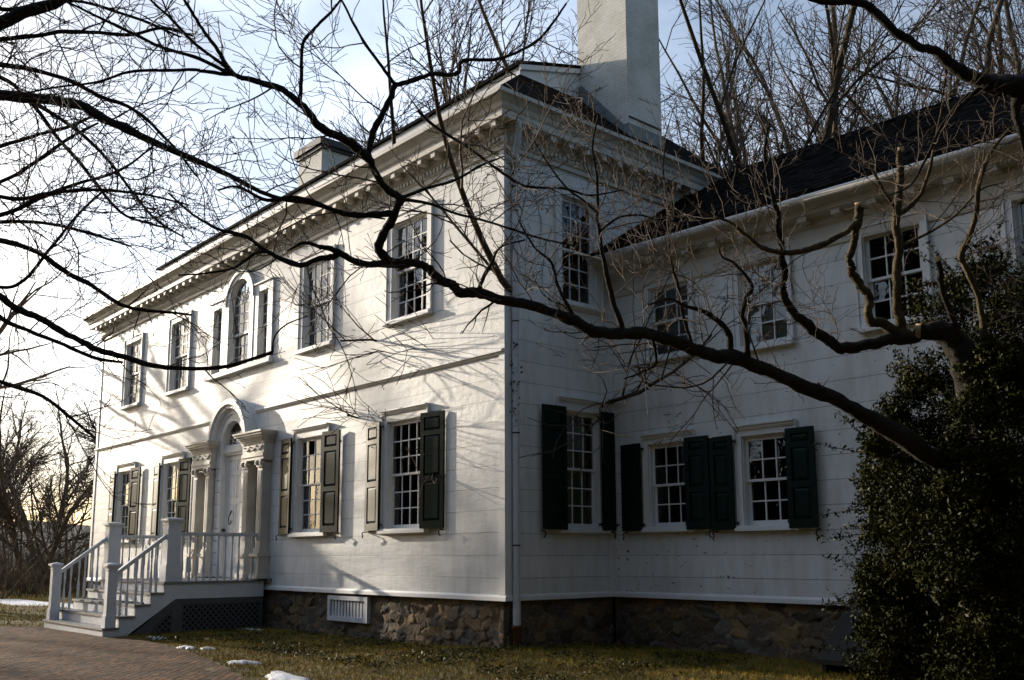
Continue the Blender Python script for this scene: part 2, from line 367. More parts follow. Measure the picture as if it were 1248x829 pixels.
# brick path: a sheet just above the lawn
edge = [(-13.5, -4.6), (-12.4, -4.05), (-11.9, -3.5), (-8.0, -3.40), (-7.4, -3.05), (-6.0, -3.16), (-4.2, -3.42), (-2.3, -3.78), (0.2, -4.40), (3.0, -5.3), (6, -6.6), (8, -8)]
low = [(-19, -8.5), (-16, -9), (-13, -9.5), (-10, -10), (-7.4, -10.3), (-6, -10.5), (-4.2, -10.7), (-2.3, -11), (.2, -11.3), (3, -11.6), (6, -12), (8, -12.3)]
V = []; F = []
K = 14
for (ex, ey), (lx, ly) in zip(edge, low):
    for k in range(K+1):
        q = k/K; x = ex+(lx-ex)*q; y = ey+(ly-ey)*q; V.append((x, y, float(gz(x, y))+.015))
for i in range(len(edge)-1):
    for k in range(K): F.append((i*(K+1)+k, i*(K+1)+k+1, (i+1)*(K+1)+k+1, (i+1)*(K+1)+k))
me = bpy.data.meshes.new('path'); me.from_pydata(V, [], F)
tag(link('path', me, 'path_brick', None, True), 'worn brown brick path in front of the porch steps', None, None, 'structure')
# far low ridge
V = []; F = []
for i in range(61):
    a = R(150+i*4.0); r = 190; h = 6+3.5*math.sin(i*.7)+2*math.sin(i*1.9)
    for rr, z in ((r-40, -.5), (r, h), (r+60, -1)): V.append((-20+rr*math.cos(a)*1.0, rr*math.sin(a), z))
for i in range(60):
    for k in range(2): F.append((i*3+k, i*3+k+1, i*3+4+k, i*3+3+k))
me = bpy.data.meshes.new('hills'); me.from_pydata(V, [], F)
tag(link('hills', me, 'hill_wood', None, True), 'low wooded ridge on the horizon', None, None, 'structure')

# ------------------------------------------------------------------ house
HL, HD, WT = -19.55, 6.3, .69            # left end, depth, bottom of the boards
DW = 2.485                               # face of the wing
WX1, WY1 = 12.0, 9.4
house = thing('house', 'white two storey wooden house with dark green shutters and a rear wing', 'house', (0, 0, 0))
FRONT = lambda u, v, w: (u, -w, v)
SIDE = lambda u, v, w: (w, u, v)
WING = lambda u, v, w: (u, DW-w, v)

def wall_grid(mb, u0, u1, v0, v1, holes):
    us = sorted({u0, u1, *[h[0] for h in holes], *[h[1] for h in holes]}); vs_ = sorted({v0, v1, *[h[2] for h in holes], *[h[3] for h in holes]})
    us = [u for u in us if u0 <= u <= u1]; vs_ = [q for q in vs_ if v0 <= q <= v1]
    for a, b in zip(us, us[1:]):
        run = None
        for c, d in zip(vs_, vs_[1:]):
            mu, mv = (a+b)/2, (c+d)/2
            if any(h[0] < mu < h[1] and h[2] < mv < h[3] for h in holes):
                if run: mb.quad((a, run[0], 0), (b, run[0], 0), (b, run[1], 0), (a, run[1], 0)); run = None
            else: run = (run[0], d) if run else (c, d)
        if run: mb.quad((a, run[0], 0), (b, run[0], 0), (b, run[1], 0), (a, run[1], 0))
def spandrel(mb, cx, zs, r, top, half):
    """fill between an arch of radius r and its rectangular opening"""
    n = 14
    for sgn in (-1, 1):
        arc = [(cx+sgn*r*math.cos(math.pi/2*i/n), zs+r*math.sin(math.pi/2*i/n), 0) for i in range(n+1)]
        for p, q in zip(arc, arc[1:]): mb.quad(p, q, (cx+sgn*half, top, 0))
        if half > r+1e-4: mb.quad(arc[0], (cx+sgn*half, zs, 0), (cx+sgn*half, top, 0))
        mb.quad(arc[-1], (cx, top, 0), (cx+sgn*half, top, 0))

# window specs: centre u, opening half width, opening bottom, opening top, columns, rows per sash
PC = -9.74                                # centre line of the palladian window and the door
fw = []
for c in (-2.76, -6.15, -13.38, -16.76): fw.append(dict(c=c, h=.57, b=1.89, t=3.87, low=True))
for c in (-2.70, -6.10, -13.34, -16.74): fw.append(dict(c=c, h=.57, b=5.80, t=7.70, low=False))
fholes = [(w['c']-w['h'], w['c']+w['h'], w['b'], w['t']) for w in fw]
AR, AZ = .56, 7.50                        # palladian arch radius and springing
DR, DZ = .57, 4.03                        # door arch
fholes += [(PC-AR, PC+AR, 5.88, AZ+AR), (PC-1.46, PC-.98, 5.88, 7.54), (PC+.98, PC+1.46, 5.88, 7.54)]
fholes += [(PC-DR, PC+DR, .69, DZ+DR), (PC-1.52, PC-1.02, 1.55, 3.45), (PC+1.02, PC+1.52, 1.55, 3.45)]
mb = MB(FRONT); wall_grid(mb, HL, 0, WT, 8.25, fholes)
spandrel(mb, PC, AZ, AR, AZ+AR, AR); spandrel(mb, PC, DZ, DR, DZ+DR, DR)
mb.build('wall', 'front_boards', house, recalc=False)
sidew = [dict(c=1.73, h=.43, b=1.86, t=3.86, low=True), dict(c=1.74, h=.43, b=5.79, t=7.72, low=False)]
mb = MB(SIDE); wall_grid(mb, 0, HD, WT, 8.25, [(w['c']-w['h'], w['c']+w['h'], w['b'], w['t']) for w in sidew])
mb.build('wall', 'side_boards', house, recalc=False)
mb = MB(); mb.quad((HL, 0, -.3), (HL, HD, -.3), (HL, HD, 8.25), (HL, 0, 8.25)); mb.quad((HL, HD, -.3), (0, HD, -.3), (0, HD, 8.25), (HL, HD, 8.25))
mb.build('wall', 'side_boards', house, recalc=False)
ww = [dict(c=1.335, h=.44, b=1.86, t=3.26, low=True), dict(c=3.235, h=.44, b=1.84, t=3.22, low=True),
      dict(c=1.42, h=.43, b=4.74, t=6.0-.02, low=False, dark=True), dict(c=3.29, h=.43, b=4.62, t=5.97, low=False), dict(c=5.43, h=.43, b=4.58, t=5.93, low=False), dict(c=7.50, h=.43, b=4.56, t=5.91, low=False)]
mb = MB(WING); wall_grid(mb, 0, WX1, WT, 6.4, [(w['c']-w['h'], w['c']+w['h'], w['b'], w['t']) for w in ww])
mb.build('wall', 'wing_boards', house, recalc=False)
mb = MB(); mb.quad((WX1, DW, -.3), (WX1, WY1, -.3), (WX1, WY1, 6.4), (WX1, DW, 6.4)); mb.quad((0, WY1, -.3), (WX1, WY1, -.3), (WX1, WY1, 6.4), (0, WY1, 6.4))
mb.quad((WX1, DW, 6.4), (WX1, WY1, 6.4), (WX1, 5.95, 9.1))
mb.build('wall', 'wing_boards', house, recalc=False)
# dark boxes behind the glass: the shade of unlit rooms put into their colour
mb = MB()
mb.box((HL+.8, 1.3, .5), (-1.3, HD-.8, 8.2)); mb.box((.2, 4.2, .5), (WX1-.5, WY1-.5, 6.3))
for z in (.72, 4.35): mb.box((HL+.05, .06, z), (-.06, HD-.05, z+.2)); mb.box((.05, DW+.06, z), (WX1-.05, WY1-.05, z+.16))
mb.build('interior', 'room_shade', house)

def window(xf, s, i, glassw=-.09, cas=.135, cols=4, rows=3, peak=False, blind=False, curtain=False, label=None, cap=None):
    c, h, b, t = s['c'], s['h'], s['b'], s['t']
    fm = MB(xf); P = .038
    # casing boards, jamb linings and head
    fm.box((c-h-cas, b, 0.003), (c-h, t+cas, P)); fm.box((c+h, b, 0.003), (c+h+cas, t+cas, P)); fm.box((c-h, t, 0.003), (c+h, t+cas, P))
    fm.box((c-h-cas-.022, b, .004), (c-h-cas, t+cas+.022, P+.022)); fm.box((c+h+cas, b, .004), (c+h+cas+.022, t+cas+.022, P+.022)); fm.box((c-h-cas, t+cas, .004), (c+h+cas, t+cas+.022, P+.022))
    for q in (-1, 1): fm.box((c+q*h-(.02 if q > 0 else -.0), b, -.16), (c+q*h+(.0 if q > 0 else .02), t, .003))
    fm.box((c-h, t-.02, -.16), (c+h, t, .003))
    if cap is not None:
        fm.box((c-h-cas-.022, t+cas+.022, .004), (c+h+cas+.022, t+cas+.06, P+.04)); fm.box((c-h-cas-.022, t+cas+.06, .004), (c+h+cas+.022, t+cas+.085, P+.07))
    wdw = fm.build('window', 'trim_white', house)
    if label: wdw['label'] = label
    sm = MB(xf); sm.box((c-h-cas-.03, b-.085, .003), (c+h+cas+.03, b-.035, .12)); sm.box((c-h-cas-.01, b-.035, .003), (c+h+cas+.01, b, .095)); sm.box((c-h-.0, b-.035, -.16), (c+h, b, .003))
    sm.build('sill', 'trim_white', wdw)
    # two sashes, the upper one further out
    sa = MB(xf); pa = MB(xf); mid = (b+t)/2; st, mu = .05, .022
    rn = random.Random(i*17+3)
    for k, (y0, y1, w0) in enumerate(((mid-.02, t-.02, glassw+.035), (b, mid+.02, glassw-.005))):
        u0, u1 = c-h+.02, c+h-.02
        sa.box((u0, y0, w0-.035), (u0+st, y1, w0)); sa.box((u1-st, y0, w0-.035), (u1, y1, w0))
        bot = .075 if k else .04; top = .04 if k else .055
        sa.box((u0+st, y0, w0-.035), (u1-st, y0+bot, w0)); sa.box((u0+st, y1-top, w0-.035), (u1-st, y1, w0))
        gu0, gu1, gv0, gv1 = u0+st, u1-st, y0+bot, y1-top
        for q in range(1, cols): x = gu0+(gu1-gu0)*q/cols; sa.box((x-mu/2, gv0, w0-.031), (x+mu/2, gv1, w0-.004))
        for q in range(1, rows):
            y = gv0+(gv1-gv0)*q/rows
            for p in range(cols): sa.box((gu0+(gu1-gu0)*p/cols+(mu/2 if p else 0), y-mu/2, w0-.030), (gu0+(gu1-gu0)*(p+1)/cols-(mu/2 if p < cols-1 else 0), y+mu/2, w0-.005))
        for p in range(cols):
            for q in range(rows):
                a0, a1 = gu0+(gu1-gu0)*p/cols, gu0+(gu1-gu0)*(p+1)/cols; b0, b1 = gv0+(gv1-gv0)*q/rows, gv0+(gv1-gv0)*(q+1)/rows
                tx, ty = rn.gauss(0, .0022), rn.gauss(0, .0022); wg = w0-.018
                pa.quad((a0, b0, wg-tx-ty), (a1, b0, wg+tx-ty), (a1, b1, wg+tx+ty), (a0, b1, wg-tx+ty))
    sa.build('sash', 'sash_white', wdw); pa.build('pane', 'window_glass', wdw, recalc=False)
    if blind:
        bm_ = MB(xf); bm_.quad((c-h+.03, b+.02, -.155), (c+h-.03, b+.02, -.155), (c+h-.03, t-.02, -.155), (c-h+.03, t-.02, -.155)); bm_.build('blind', 'blind', wdw, recalc=False)
    if curtain:
        cm = MB(xf); K = 60
        for a in range(K):
            p, q = a/K, (a+1)/K; f = lambda x: -.26+.035*math.sin(x*47)+.015*math.sin(x*113)
            X = lambda x: c-h-.03+(2*h+.06)*x
            cm.quad((X(p), b-.02, f(p)), (X(q), b-.02, f(q)), (X(q), t, f(q)), (X(p), t, f(p)))
        cm.build('curtain', 'curtain', wdw, smooth=True, recalc=False)
    return wdw

def shutter(xf, hinge, sgn, b, t, wid, ang, off=.085, hook=True):
    """leaf hinged at u=hinge, folded back along the wall; ang>0 leaves the free edge closer to the wall"""
    A = R(ang); th = .04; ht = t-b
    def L(a, v, d):      # a along the leaf, d outward thickness
        u = hinge+sgn*(a*math.cos(A)+d*math.sin(A)); w = off-a*math.sin(A)+d*math.cos(A)
        return xf(u, v, w)
    sm = MB(L); st = .085
    r = [b, b+.13, b+.40*ht, b+.40*ht+.10, b+.80*ht, b+.80*ht+.085, t-.085, t]
    sm.box((0, b, 0), (st, t, th)); sm.box((wid-st, b, 0), (wid, t, th))
    for k in (0, 2, 4, 6): sm.box((st, r[k], 0), (wid-st, r[k+1], th))
    for k in (1, 3, 5):
        y0, y1 = r[k], r[k+1]
        sm.box((st, y0, .006), (wid-st, y1, .016))
        e = .028
        x0, x1 = st, wid-st; P = [(x0+.006, y0+.006, .016), (x1-.006, y0+.006, .016), (x1-.006, y1-.006, .016), (x0+.006, y1-.006, .016), (x0+e+.02, y0+e+.02, .034), (x1-e-.02, y0+e+.02, .034), (x1-e-.02, y1-e-.02, .034), (x0+e+.02, y1-e-.02, .034)]
        sm.add(P, [(4, 5, 6, 7), (0, 1, 5, 4), (1, 2, 6, 5), (2, 3, 7, 6), (3, 0, 4, 7)])
    o = sm.build('shutter', 'shutter_green', house)
    hk = MB(xf); e = hinge+sgn*wid*.93
    hk.tube([(e, b-.02, .004), (e, b-.025, .10), (e+sgn*.01, b-.05, .115), (e-sgn*.012, b-.085, .11), (e+sgn*.015, b-.125, .10), (e+sgn*.03, b-.14, .10)], [.011, .011, .013, .012, .013, .008], 6)
    hk.build('hook', 'iron', o, True)
    for zz in (b+.1, t-.1): hk = MB(xf); hk.box((hinge-sgn*.05 if sgn > 0 else hinge, zz-.02, .06), (hinge if sgn > 0 else hinge+.05, zz+.02, .10)); hk.build('hinge', 'iron', o)

angs = [(7.5, 9.0), (7.5, 6.0), (7.5, 8.5), (7.0, 6.0)]
for i, w in enumerate(fw):
    window(FRONT, w, i, cap=True if w['low'] else None)
    if w['low']:
        a, q = angs[i]
        shutter(FRONT, w['c']-w['h']-.13, -1, w['b']-.02, w['t']+.03, .57, a); shutter(FRONT, w['c']+w['h']+.06, 1, w['b']-.02, w['t']+.03, .57, q, .105)
for i, w in enumerate(sidew):
    window(SIDE, w, 20+i, cols=3, cap=True if w['low'] else None, curtain=w['low'], label='narrow side window with pale curtains' if w['low'] else None)
    if w['low']:
        shutter(SIDE, w['c']-w['h']-.04, -1, w['b']-.04, w['t']+.03, .52, 2.5, .105); shutter(SIDE, w['c']+w['h']-.03, 1, w['b']-.04, w['t']+.03, .335, 3, .10)
for i, w in enumerate(ww):
    window(WING, w, 30+i, cols=3, rows=2, cas=.09, cap=True if w['low'] else None, blind=(i == 3), label='upper wing window with a pale blind drawn down' if i == 3 else None)
    if w['low']:
        shutter(WING, w['c']-w['h']-.12, -1, w['b']-.06, w['t']+.03, .44, 2.5, .09); shutter(WING, w['c']+w['h']-.02, 1, w['b']-.06, w['t']+.03, .46, 2.5, .105)

# palladian window: a shallow architrave, arched centre light and two side lights
fm = MB(FRONT)
fm.box((PC-1.68, 5.88, .003), (PC-1.46, 7.72, .05)); fm.box((PC+1.46, 5.88, .003), (PC+1.68, 7.72, .05))
fm.box((PC-1.46, 7.54, .003), (PC-.76, 7.72, .05)); fm.box((PC+.76, 7.54, .003), (PC+1.46, 7.72, .05))
fm.box((PC-.98, 5.88, .003), (PC-.76, 7.54, .05)); fm.box((PC+.76, 5.88, .003), (PC+.98, 7.54, .05))
for q in (-1, 1): fm.box((PC+q*(AR if q > 0 else .76), 5.88, .003), (PC+q*(.76 if q > 0 else AR), AZ, .065))
fm.arc_ring(PC, AZ, AR, .70, .003, .065); fm.arc_ring(PC, AZ, .70, .775, .003, .10); fm.arc_ring(PC, AZ, AR-.02, AR, -.16, .003)
for q in (-1, 1): fm.box((PC+q*AR-(.02 if q > 0 else 0), 5.88, -.16), (PC+q*AR+(0 if q > 0 else .02), AZ, .003))
for q in (-1, 1):
    for e in (.98, 1.46): fm.box((PC+q*e-(.01), 5.88, -.16), (PC+q*e+.01, 7.54, .003))
    fm.box((PC+q*1.22-.24, 7.53, -.16), (PC+q*1.22+.24, 7.54, .003))
    fm.box((PC+q*1.22-.48, 7.72, .004), (PC+q*1.22+.48, 7.75, .085))
pw = fm.build('window', 'trim_white', house); pw['label'] = 'triple window with an arched middle light above the door'
sm = MB(FRONT); sm.box((PC-1.74, 5.76, .003), (PC+1.74, 5.83, .13)); sm.box((PC-1.70, 5.83, .003), (PC+1.70, 5.88, .10)); sm.build('sill', 'trim_white', pw)
sa = MB(FRONT); pa = MB(FRONT)
def lights(sa, pa, u0, u1, v0, v1, cols, rows, w0, seed, st=.045, bot=.06, top=.04):
    rn = random.Random(seed)
    sa.box((u0, v0, w0-.035), (u0+st, v1, w0)); sa.box((u1-st, v0, w0-.035), (u1, v1, w0)); sa.box((u0+st, v0, w0-.035), (u1-st, v0+bot, w0)); sa.box((u0+st, v1-top, w0-.035), (u1-st, v1, w0))
    a, b, c, d = u0+st, u1-st, v0+bot, v1-top
    for q in range(1, cols): x = a+(b-a)*q/cols; sa.box((x-.011, c, w0-.031), (x+.011, d, w0-.004))
    for q in range(1, rows): y = c+(d-c)*q/rows; sa.box((a, y-.011, w0-.030), (b, y+.011, w0-.006))
    for p in range(cols):
        for q in range(rows):
            x0, x1, y0, y1 = a+(b-a)*p/cols, a+(b-a)*(p+1)/cols, c+(d-c)*q/rows, c+(d-c)*(q+1)/rows
            tx, ty = rn.gauss(0, .002), rn.gauss(0, .002); wg = w0-.018
            pa.quad((x0, y0, wg-tx-ty), (x1, y0, wg+tx-ty), (x1, y1, wg+tx+ty), (x0, y1, wg-tx+ty))
lights(sa, pa, PC-AR+.02, PC+AR-.02, 5.88, 6.74, 4, 3, -.095, 5); lights(sa, pa, PC-AR+.02, PC+AR-.02, 6.70, AZ, 4, 3, -.055, 6, top=.02)
def fan(sa, pa, cx, zs, r, w0, n, rmid):
    sa.arc_ring(cx, zs, r-.045, r, w0-.035, w0, n=24)
    for i in range(1, n):
        a = math.pi*i/n; sa.bar((cx+.07*math.cos(a), zs+.07*math.sin(a), w0-.018), (cx+(r-.05)*math.cos(a), zs+(r-.05)*math.sin(a), w0-.018), .02, .024, (0, 0, 1))
    sa.arc_ring(cx, zs, rmid-.011, rmid+.011, w0-.03, w0-.005, n=20); sa.arc_ring(cx, zs, .055, .085, w0-.032, w0-.003, n=12)
    arc = [(cx+(r-.04)*math.cos(math.pi*i/24), zs+(r-.04)*math.sin(math.pi*i/24), w0-.018) for i in range(25)]
    pa.quad(*arc)
fan(sa, pa, PC, AZ, AR-.02, -.055, 6, .30)
sa.build('sash', 'sash_white', pw); pa.build('pane', 'window_glass', pw, recalc=False)
for k, c in enumerate((PC-1.22, PC+1.22)):
    sa = MB(FRONT); pa = MB(FRONT)
    lights(sa, pa, c-.23, c+.23, 5.88, 6.73, 2, 3, -.095, 8+k, st=.035); lights(sa, pa, c-.23, c+.23, 6.70, 7.53, 2, 3, -.055, 18+k, st=.035)
    sa.build('sash', 'sash_white', pw); pa.build('pane', 'window_glass', pw, recalc=False)

# corner boards, water table, belt course
for bxs in ([((-.115, -.02, WT+.075), (.02, 0-.003, 8.25)), ((.003, -.003, WT+.075), (.02, .13, 8.25))], [((HL-.02, -.02, WT+.075), (HL+.13, -.003, 8.25))], [((.003, DW-.09, WT+.075), (.018, DW-.003, 6.4)), ((.018, DW-.018, WT+.075), (.10, DW-.003, 6.0))]):
    mb = MB()
    for p_, q_ in bxs: mb.box(p_, q_)
    mb.build('corner_board', 'trim_white', house)
mb = MB()
PR = [(0.002, WT+.095), (.016, WT+.09), (.034, WT+.06), (.038, WT), (.002, WT)]
mb.prism(PR, HL-.04, .045, lambda a, z, w: (w, -a, z)); mb.prism(PR, -.002, DW-.05, lambda a, z, w: (a, w, z)); mb.prism(PR, .0, WX1, lambda a, z, w: (w, DW-a, z))
mb.build('water_table', 'trim_white', house)
mb = MB()
BP = [(.002, 4.66), (.022, 4.665), (.03, 4.70), (.065, 4.705), (.065, 4.735), (.02, 4.755), (.002, 4.755)]
for a, b in ((HL-.02, PC-1.0), (PC+1.0, -.01)): mb.prism(BP, a, b, lambda a_, z, w: (w, -a_, z))
mb.build('belt_course', 'trim_white', house)
# foundation
V0 = (-5.36, -3.93, .16, .64)
def rubble(fn, u0, u1, seed, hole=None, step=.022):
    rs = np.random.default_rng(seed); nu = max(2, int((u1-u0)/step)); nv = int(1.0/step); U, W = np.meshgrid(np.linspace(u0, u1, nu), np.linspace(-.30, WT, nv), indexing='ij')
    # stones laid in rough courses, each site jittered
    S = []; z = -.38
    while z < .8:
        h = rs.uniform(.14, .26); x = u0-.4+rs.uniform(0, .3)
        while x < u1+.4: w = rs.uniform(.16, .46); S.append((x+w/2, z+h/2+rs.normal(0, .03), w, h)); x += w
        z += h
    S = np.array(S); best = np.full(U.shape, 9.0); sec = np.full(U.shape, 9.0); idx = np.zeros(U.shape, int)
    uu = U+.035*np.sin(W*17+U*5)+.012*np.sin(W*41+U*23)+rs.normal(0, .003, U.shape); wv_ = W+.030*np.sin(U*9+2)+.016*np.sin(U*23+W*8)
    for k, (cx_, cz_, w, h) in enumerate(S):
        m_ = (np.abs(U-cx_) < .9)
        d = (np.abs((uu-cx_)/w)**5+np.abs((wv_-cz_)/h)**5)**(1/5)
        d = np.where(m_, d, 9); nb = d < best; sec = np.where(nb, best, np.minimum(sec, d)); best = np.where(nb, d, best); idx = np.where(nb, k, idx)
    e = np.clip((sec-best)/.30, 0, 1); pr = rs.uniform(.0, .035, len(S))[idx]; tilt = rs.normal(0, .10, len(S))[idx]; tilt2 = rs.normal(0, .12, len(S))[idx]
    rel = (np.minimum(e*2.2, 1)**.6)*(.014+pr*.55)+np.where(e > .25, tilt*(U-S[idx, 0])+tilt2*(W-S[idx, 1]), 0)*e+rs.normal(0, .0025, U.shape)
    rel = np.clip(rel, -.01, .075)
    P = np.array([fn(a_, b_, c_-.055) for a_, b_, c_ in zip(U.ravel(), W.ravel(), rel.ravel())])
    i, j = np.meshgrid(np.arange(nu-1), np.arange(nv-1), indexing='ij'); q = (i*nv+j).ravel(); Fq = np.stack([q, q+nv, q+nv+1, q+1], -1)
    if hole:
        cu = U.ravel()[Fq].mean(1); cw = W.ravel()[Fq].mean(1); Fq = Fq[~((cu > hole[0]+.02) & (cu < hole[1]-.02) & (cw > hole[2]+.02) & (cw < hole[3]-.02))]
    me = np_mesh('foundation', P, Fq)
    at1 = me.attributes.new('joint', 'FLOAT', 'POINT'); at1.data.foreach_set('value', e.ravel().astype(np.float32))
    at2 = me.attributes.new('tone', 'FLOAT', 'POINT'); at2.data.foreach_set('value', rs.random(len(S))[idx].ravel().astype(np.float32))
    return link('foundation', me, 'rubble_stone', house, True)
rubble(lambda u, v, w: (u, .03-w, v), -8.2, .0, 1, V0)
rubble(lambda u, v, w: (w-.02, u, v), .0, DW+.03, 2)
rubble(lambda u, v, w: (u, DW+.03-w, v), -.02, 7.0, 3)
mb = MB(lambda u, v, w: (u, .06-w, v)); wall_grid(mb, HL, -8.2, -.5, WT, []); mb.build('foundation', 'rubble_stone', house, recalc=False)
mb = MB(lambda u, v, w: (u, DW+.06-w, v)); wall_grid(mb, 7.0, WX1, -.5, WT, []); mb.build('foundation', 'rubble_stone', house, recalc=False)
mb = MB(lambda u, v, w: (u, .03-w, v)); a, b, c, d = V0
mb.box((a, c, -.05), (a+.09, d, .045)); mb.box((b-.09, c, -.05), (b, d, .045)); mb.box((a+.09, c, -.05), (b-.09, c+.09, .045)); mb.box((a+.09, d-.08, -.05), (b-.09, d, .045))
for q in range(11): x = a+.15+(b-a-.30)*q/10; mb.box((x-.032, c+.09, -.03), (x+.032, d-.08, .012))
vt = mb.build('vent', 'drain_white', house)
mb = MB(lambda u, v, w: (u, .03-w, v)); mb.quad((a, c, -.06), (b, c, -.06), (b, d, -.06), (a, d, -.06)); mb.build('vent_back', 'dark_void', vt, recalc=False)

# main cornice: mitred ring round front and both ends, with modillions under the soffit
CP = [(.0, 8.19), (.05, 8.19), (.05, 8.26), (.085, 8.29), (.085, 8.40), (.12, 8.44), (.12, 8.575), (.345, 8.575), (.345, 8.70), (.375, 8.735), (.40, 8.80), (.47, 8.87), (.525, 8.90), (.525, 8.97), (.0, 9.03)]
ring = [lambda o: (HL-o, HD), lambda o: (HL-o, -o), lambda o: (o, -o), lambda o: (o, HD)]
mb = MB(); vs_ = []; fs = []
for k, fn in enumerate(ring):
    for o, z in CP: x, y = fn(o); vs_.append((x, y, z))
n = len(CP)
for k in range(3):
    for q in range(n): fs.append((k*n+q, k*n+(q+1) % n, (k+1)*n+(q+1) % n, (k+1)*n+q))
mb.add(vs_, fs)
x = HL+.06                                                              # dentil course
while x < 0: mb.box((x, -.118, 8.315), (x+.05, -.085, 8.395)); x += .105
x = .03
while x < 5.6: mb.box((.085, x, 8.315), (.118, x+.05, 8.395)); x += .105
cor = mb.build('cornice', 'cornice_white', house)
def modillion(name='modillion'):
    m_ = MB(); m_.prism([(0, 0), (0, -.105), (.14, -.105), (.17, -.06), (.19, -.07), (.20, -.10), (.20, 0)], -.06, .06, lambda a, z, w: (w, -a, z))
    m_.box((-.072, -.205, -.022), (.072, 0, -.002)); return m_.build(name, 'cornice_white', cor)
m0 = modillion(); first = True
def putmod(loc, rz):
    global first
    o = m0 if first else m0.copy()
    if not first: COL.objects.link(o)
    first = False; o.location = loc; o.rotation_euler = (0, 0, rz)
k = 0
while -.327+.42-.425*k > HL-.3: putmod((-.327+.42-.4222*k-.0, -.12, 8.573), 0); k += 1
for k in range(14): putmod((.12, .02+.4222*k, 8.573), R(90))
# roof: steep skirt, white upper stage with a low gable, chimneys
mb = MB(); ti = 1.0; zt = 10.38
e = .50; EV = 8.99
FL, FR = (HL-e, -e, EV), (e, -e, EV); BL, BR = (HL-e, HD+e, EV), (e, HD+e, EV)
tfl, tfr, tbl, tbr = (HL+ti, 1.27, zt), (-ti, 1.27, zt), (HL+ti, HD-1.1, zt), (-ti, HD-1.1, zt)
mb.quad(FL, FR, tfr, tfl); mb.quad(FR, BR, tbr, tfr); mb.quad(BL, FL, tfl, tbl); mb.quad(BR, BL, tbl, tbr)
for a, b, c in ((FL, FR, 0), (FR, BR, 0), (BL, FL, 0)): mb.quad(a, b, (b[0], b[1], EV-.035), (a[0], a[1], EV-.035))
yr, zr = (1.27+HD-1.1)/2, 11.12
for (ya, za, yb, zb) in ((1.20, 10.545, yr, zr), (HD-1.03, 10.545, yr, zr)):
    for dz in (0, .07): mb.quad((HL+ti-.1, ya, za+dz), (-ti+.06, ya, za+dz), (-ti+.06, yb, zb+dz), (HL+ti-.1, yb, zb+dz))
    mb.quad((-ti+.06, ya, za), (-ti+.06, ya, za+.07), (-ti+.06, yb, zb+.07), (-ti+.06, yb, zb)); mb.quad((HL+ti-.1, ya, za), (HL+ti-.1, ya, za+.07), (-ti+.06, ya, za+.07), (-ti+.06, ya, za))
roof = mb.build('roof', 'dark_shingle', house)
mb = MB()
mb.quad((HL+ti, 1.265, zt-.2), (-ti, 1.265, zt-.2), (-ti, 1.265, 10.55), (HL+ti, 1.265, 10.55))
mb.add([(-ti+.005, 1.265, zt-.25), (-ti+.005, HD-1.1, zt-.25), (-ti+.005, HD-1.1, 10.55), (-ti+.005, yr, zr), (-ti+.005, 1.265, 10.55)], [(0, 1, 2, 3, 4)])
mb.bar((-ti+.03, 1.24, 10.50), (-ti+.03, yr, zr-.05), .05, .10)
mb.build('gable', 'trim_white', roof, recalc=False)
def chimney(x0, x1, y0, y1, z0, z1, label):
    mb = MB(); mb.box((x0, y0, z0), (x1, y1, z1)); c = mb.build('chimney', 'painted_brick', house); c['label'] = label
    mb = MB(); mb.box((x0-.06, y0-.06, z1), (x1+.06, y1+.06, z1+.10)); mb.box((x0-.12, y0-.12, z1+.10), (x1+.12, y1+.12, z1+.30)); mb.build('chimney_cap', 'iron', c)
    return c
ch = chimney(-1.02, .28, 2.85, 3.82, 8.9, 14.2, 'tall white painted brick chimney at the near end of the roof')
mb = MB(); mb.box((-1.05, 2.82, 8.9), (.31, 3.85, 9.42)); mb.quad((-1.06, 2.815, 9.42), (.20, 2.815, 9.42), (-.9, 2.815, 10.62), (-1.06, 2.815, 10.62)); mb.build('flashing', 'copper_flashing', ch)
mb = MB(); mb.box((.28, 2.87, 9.55), (.30, 3.80, 9.58)); mb.build('flashing', 'iron', ch)
chimney(-13.25, -11.9, 3.3, 4.25, 10.3, 13.10, 'far white chimney with a dark stone cap')

# wing eaves and roof
tl = -.022
WG = lambda x: 6.60+tl*x
mb = MB()
EP = [(.002, -.60), (.03, -.60), (.04, -.56), (.04, -.30), (.09, -.24), (.09, -.16), (.30, -.14), (.32, -.06), (.42, .02), (.44, .04), (.002, .06)]
vs_ = [(x, DW-o, WG(x)+z) for x in (.0, WX1+.3) for o, z in EP]; n = len(EP)
mb.add(vs_, [(q, (q+1) % n, n+(q+1) % n, n+q) for q in range(n)]+[tuple(range(n)), tuple(range(2*n-1, n-1, -1))])
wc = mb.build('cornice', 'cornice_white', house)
for k in range(22):
    m_ = m0.copy(); COL.objects.link(m_); m_.name = 'modillion'; m_.parent = wc; xx = .35+.55*k; m_.location = (xx, DW-.09, WG(xx)-.145); m_.scale = (1.2, .9, .8); m_.rotation_euler = (0, 0, 0)
mb = MB(); pts = []
for sx in (.02, WX1+.3):
    for q in range(9): a = math.pi*q/8; pts.append((sx, DW-.50-.075*math.cos(a), WG(sx)+.055-.085*math.sin(a)))
mb.add(pts, [(q, q+1, 9+q+1, 9+q) for q in range(8)]+[(0, 8, 17, 9), tuple(range(9)), tuple(range(17, 8, -1))])
mb.build('gutter', 'trim_white', house, True)
mb = MB(); yr2 = 5.95; RZ = lambda x: 9.20+tl*x*1.2
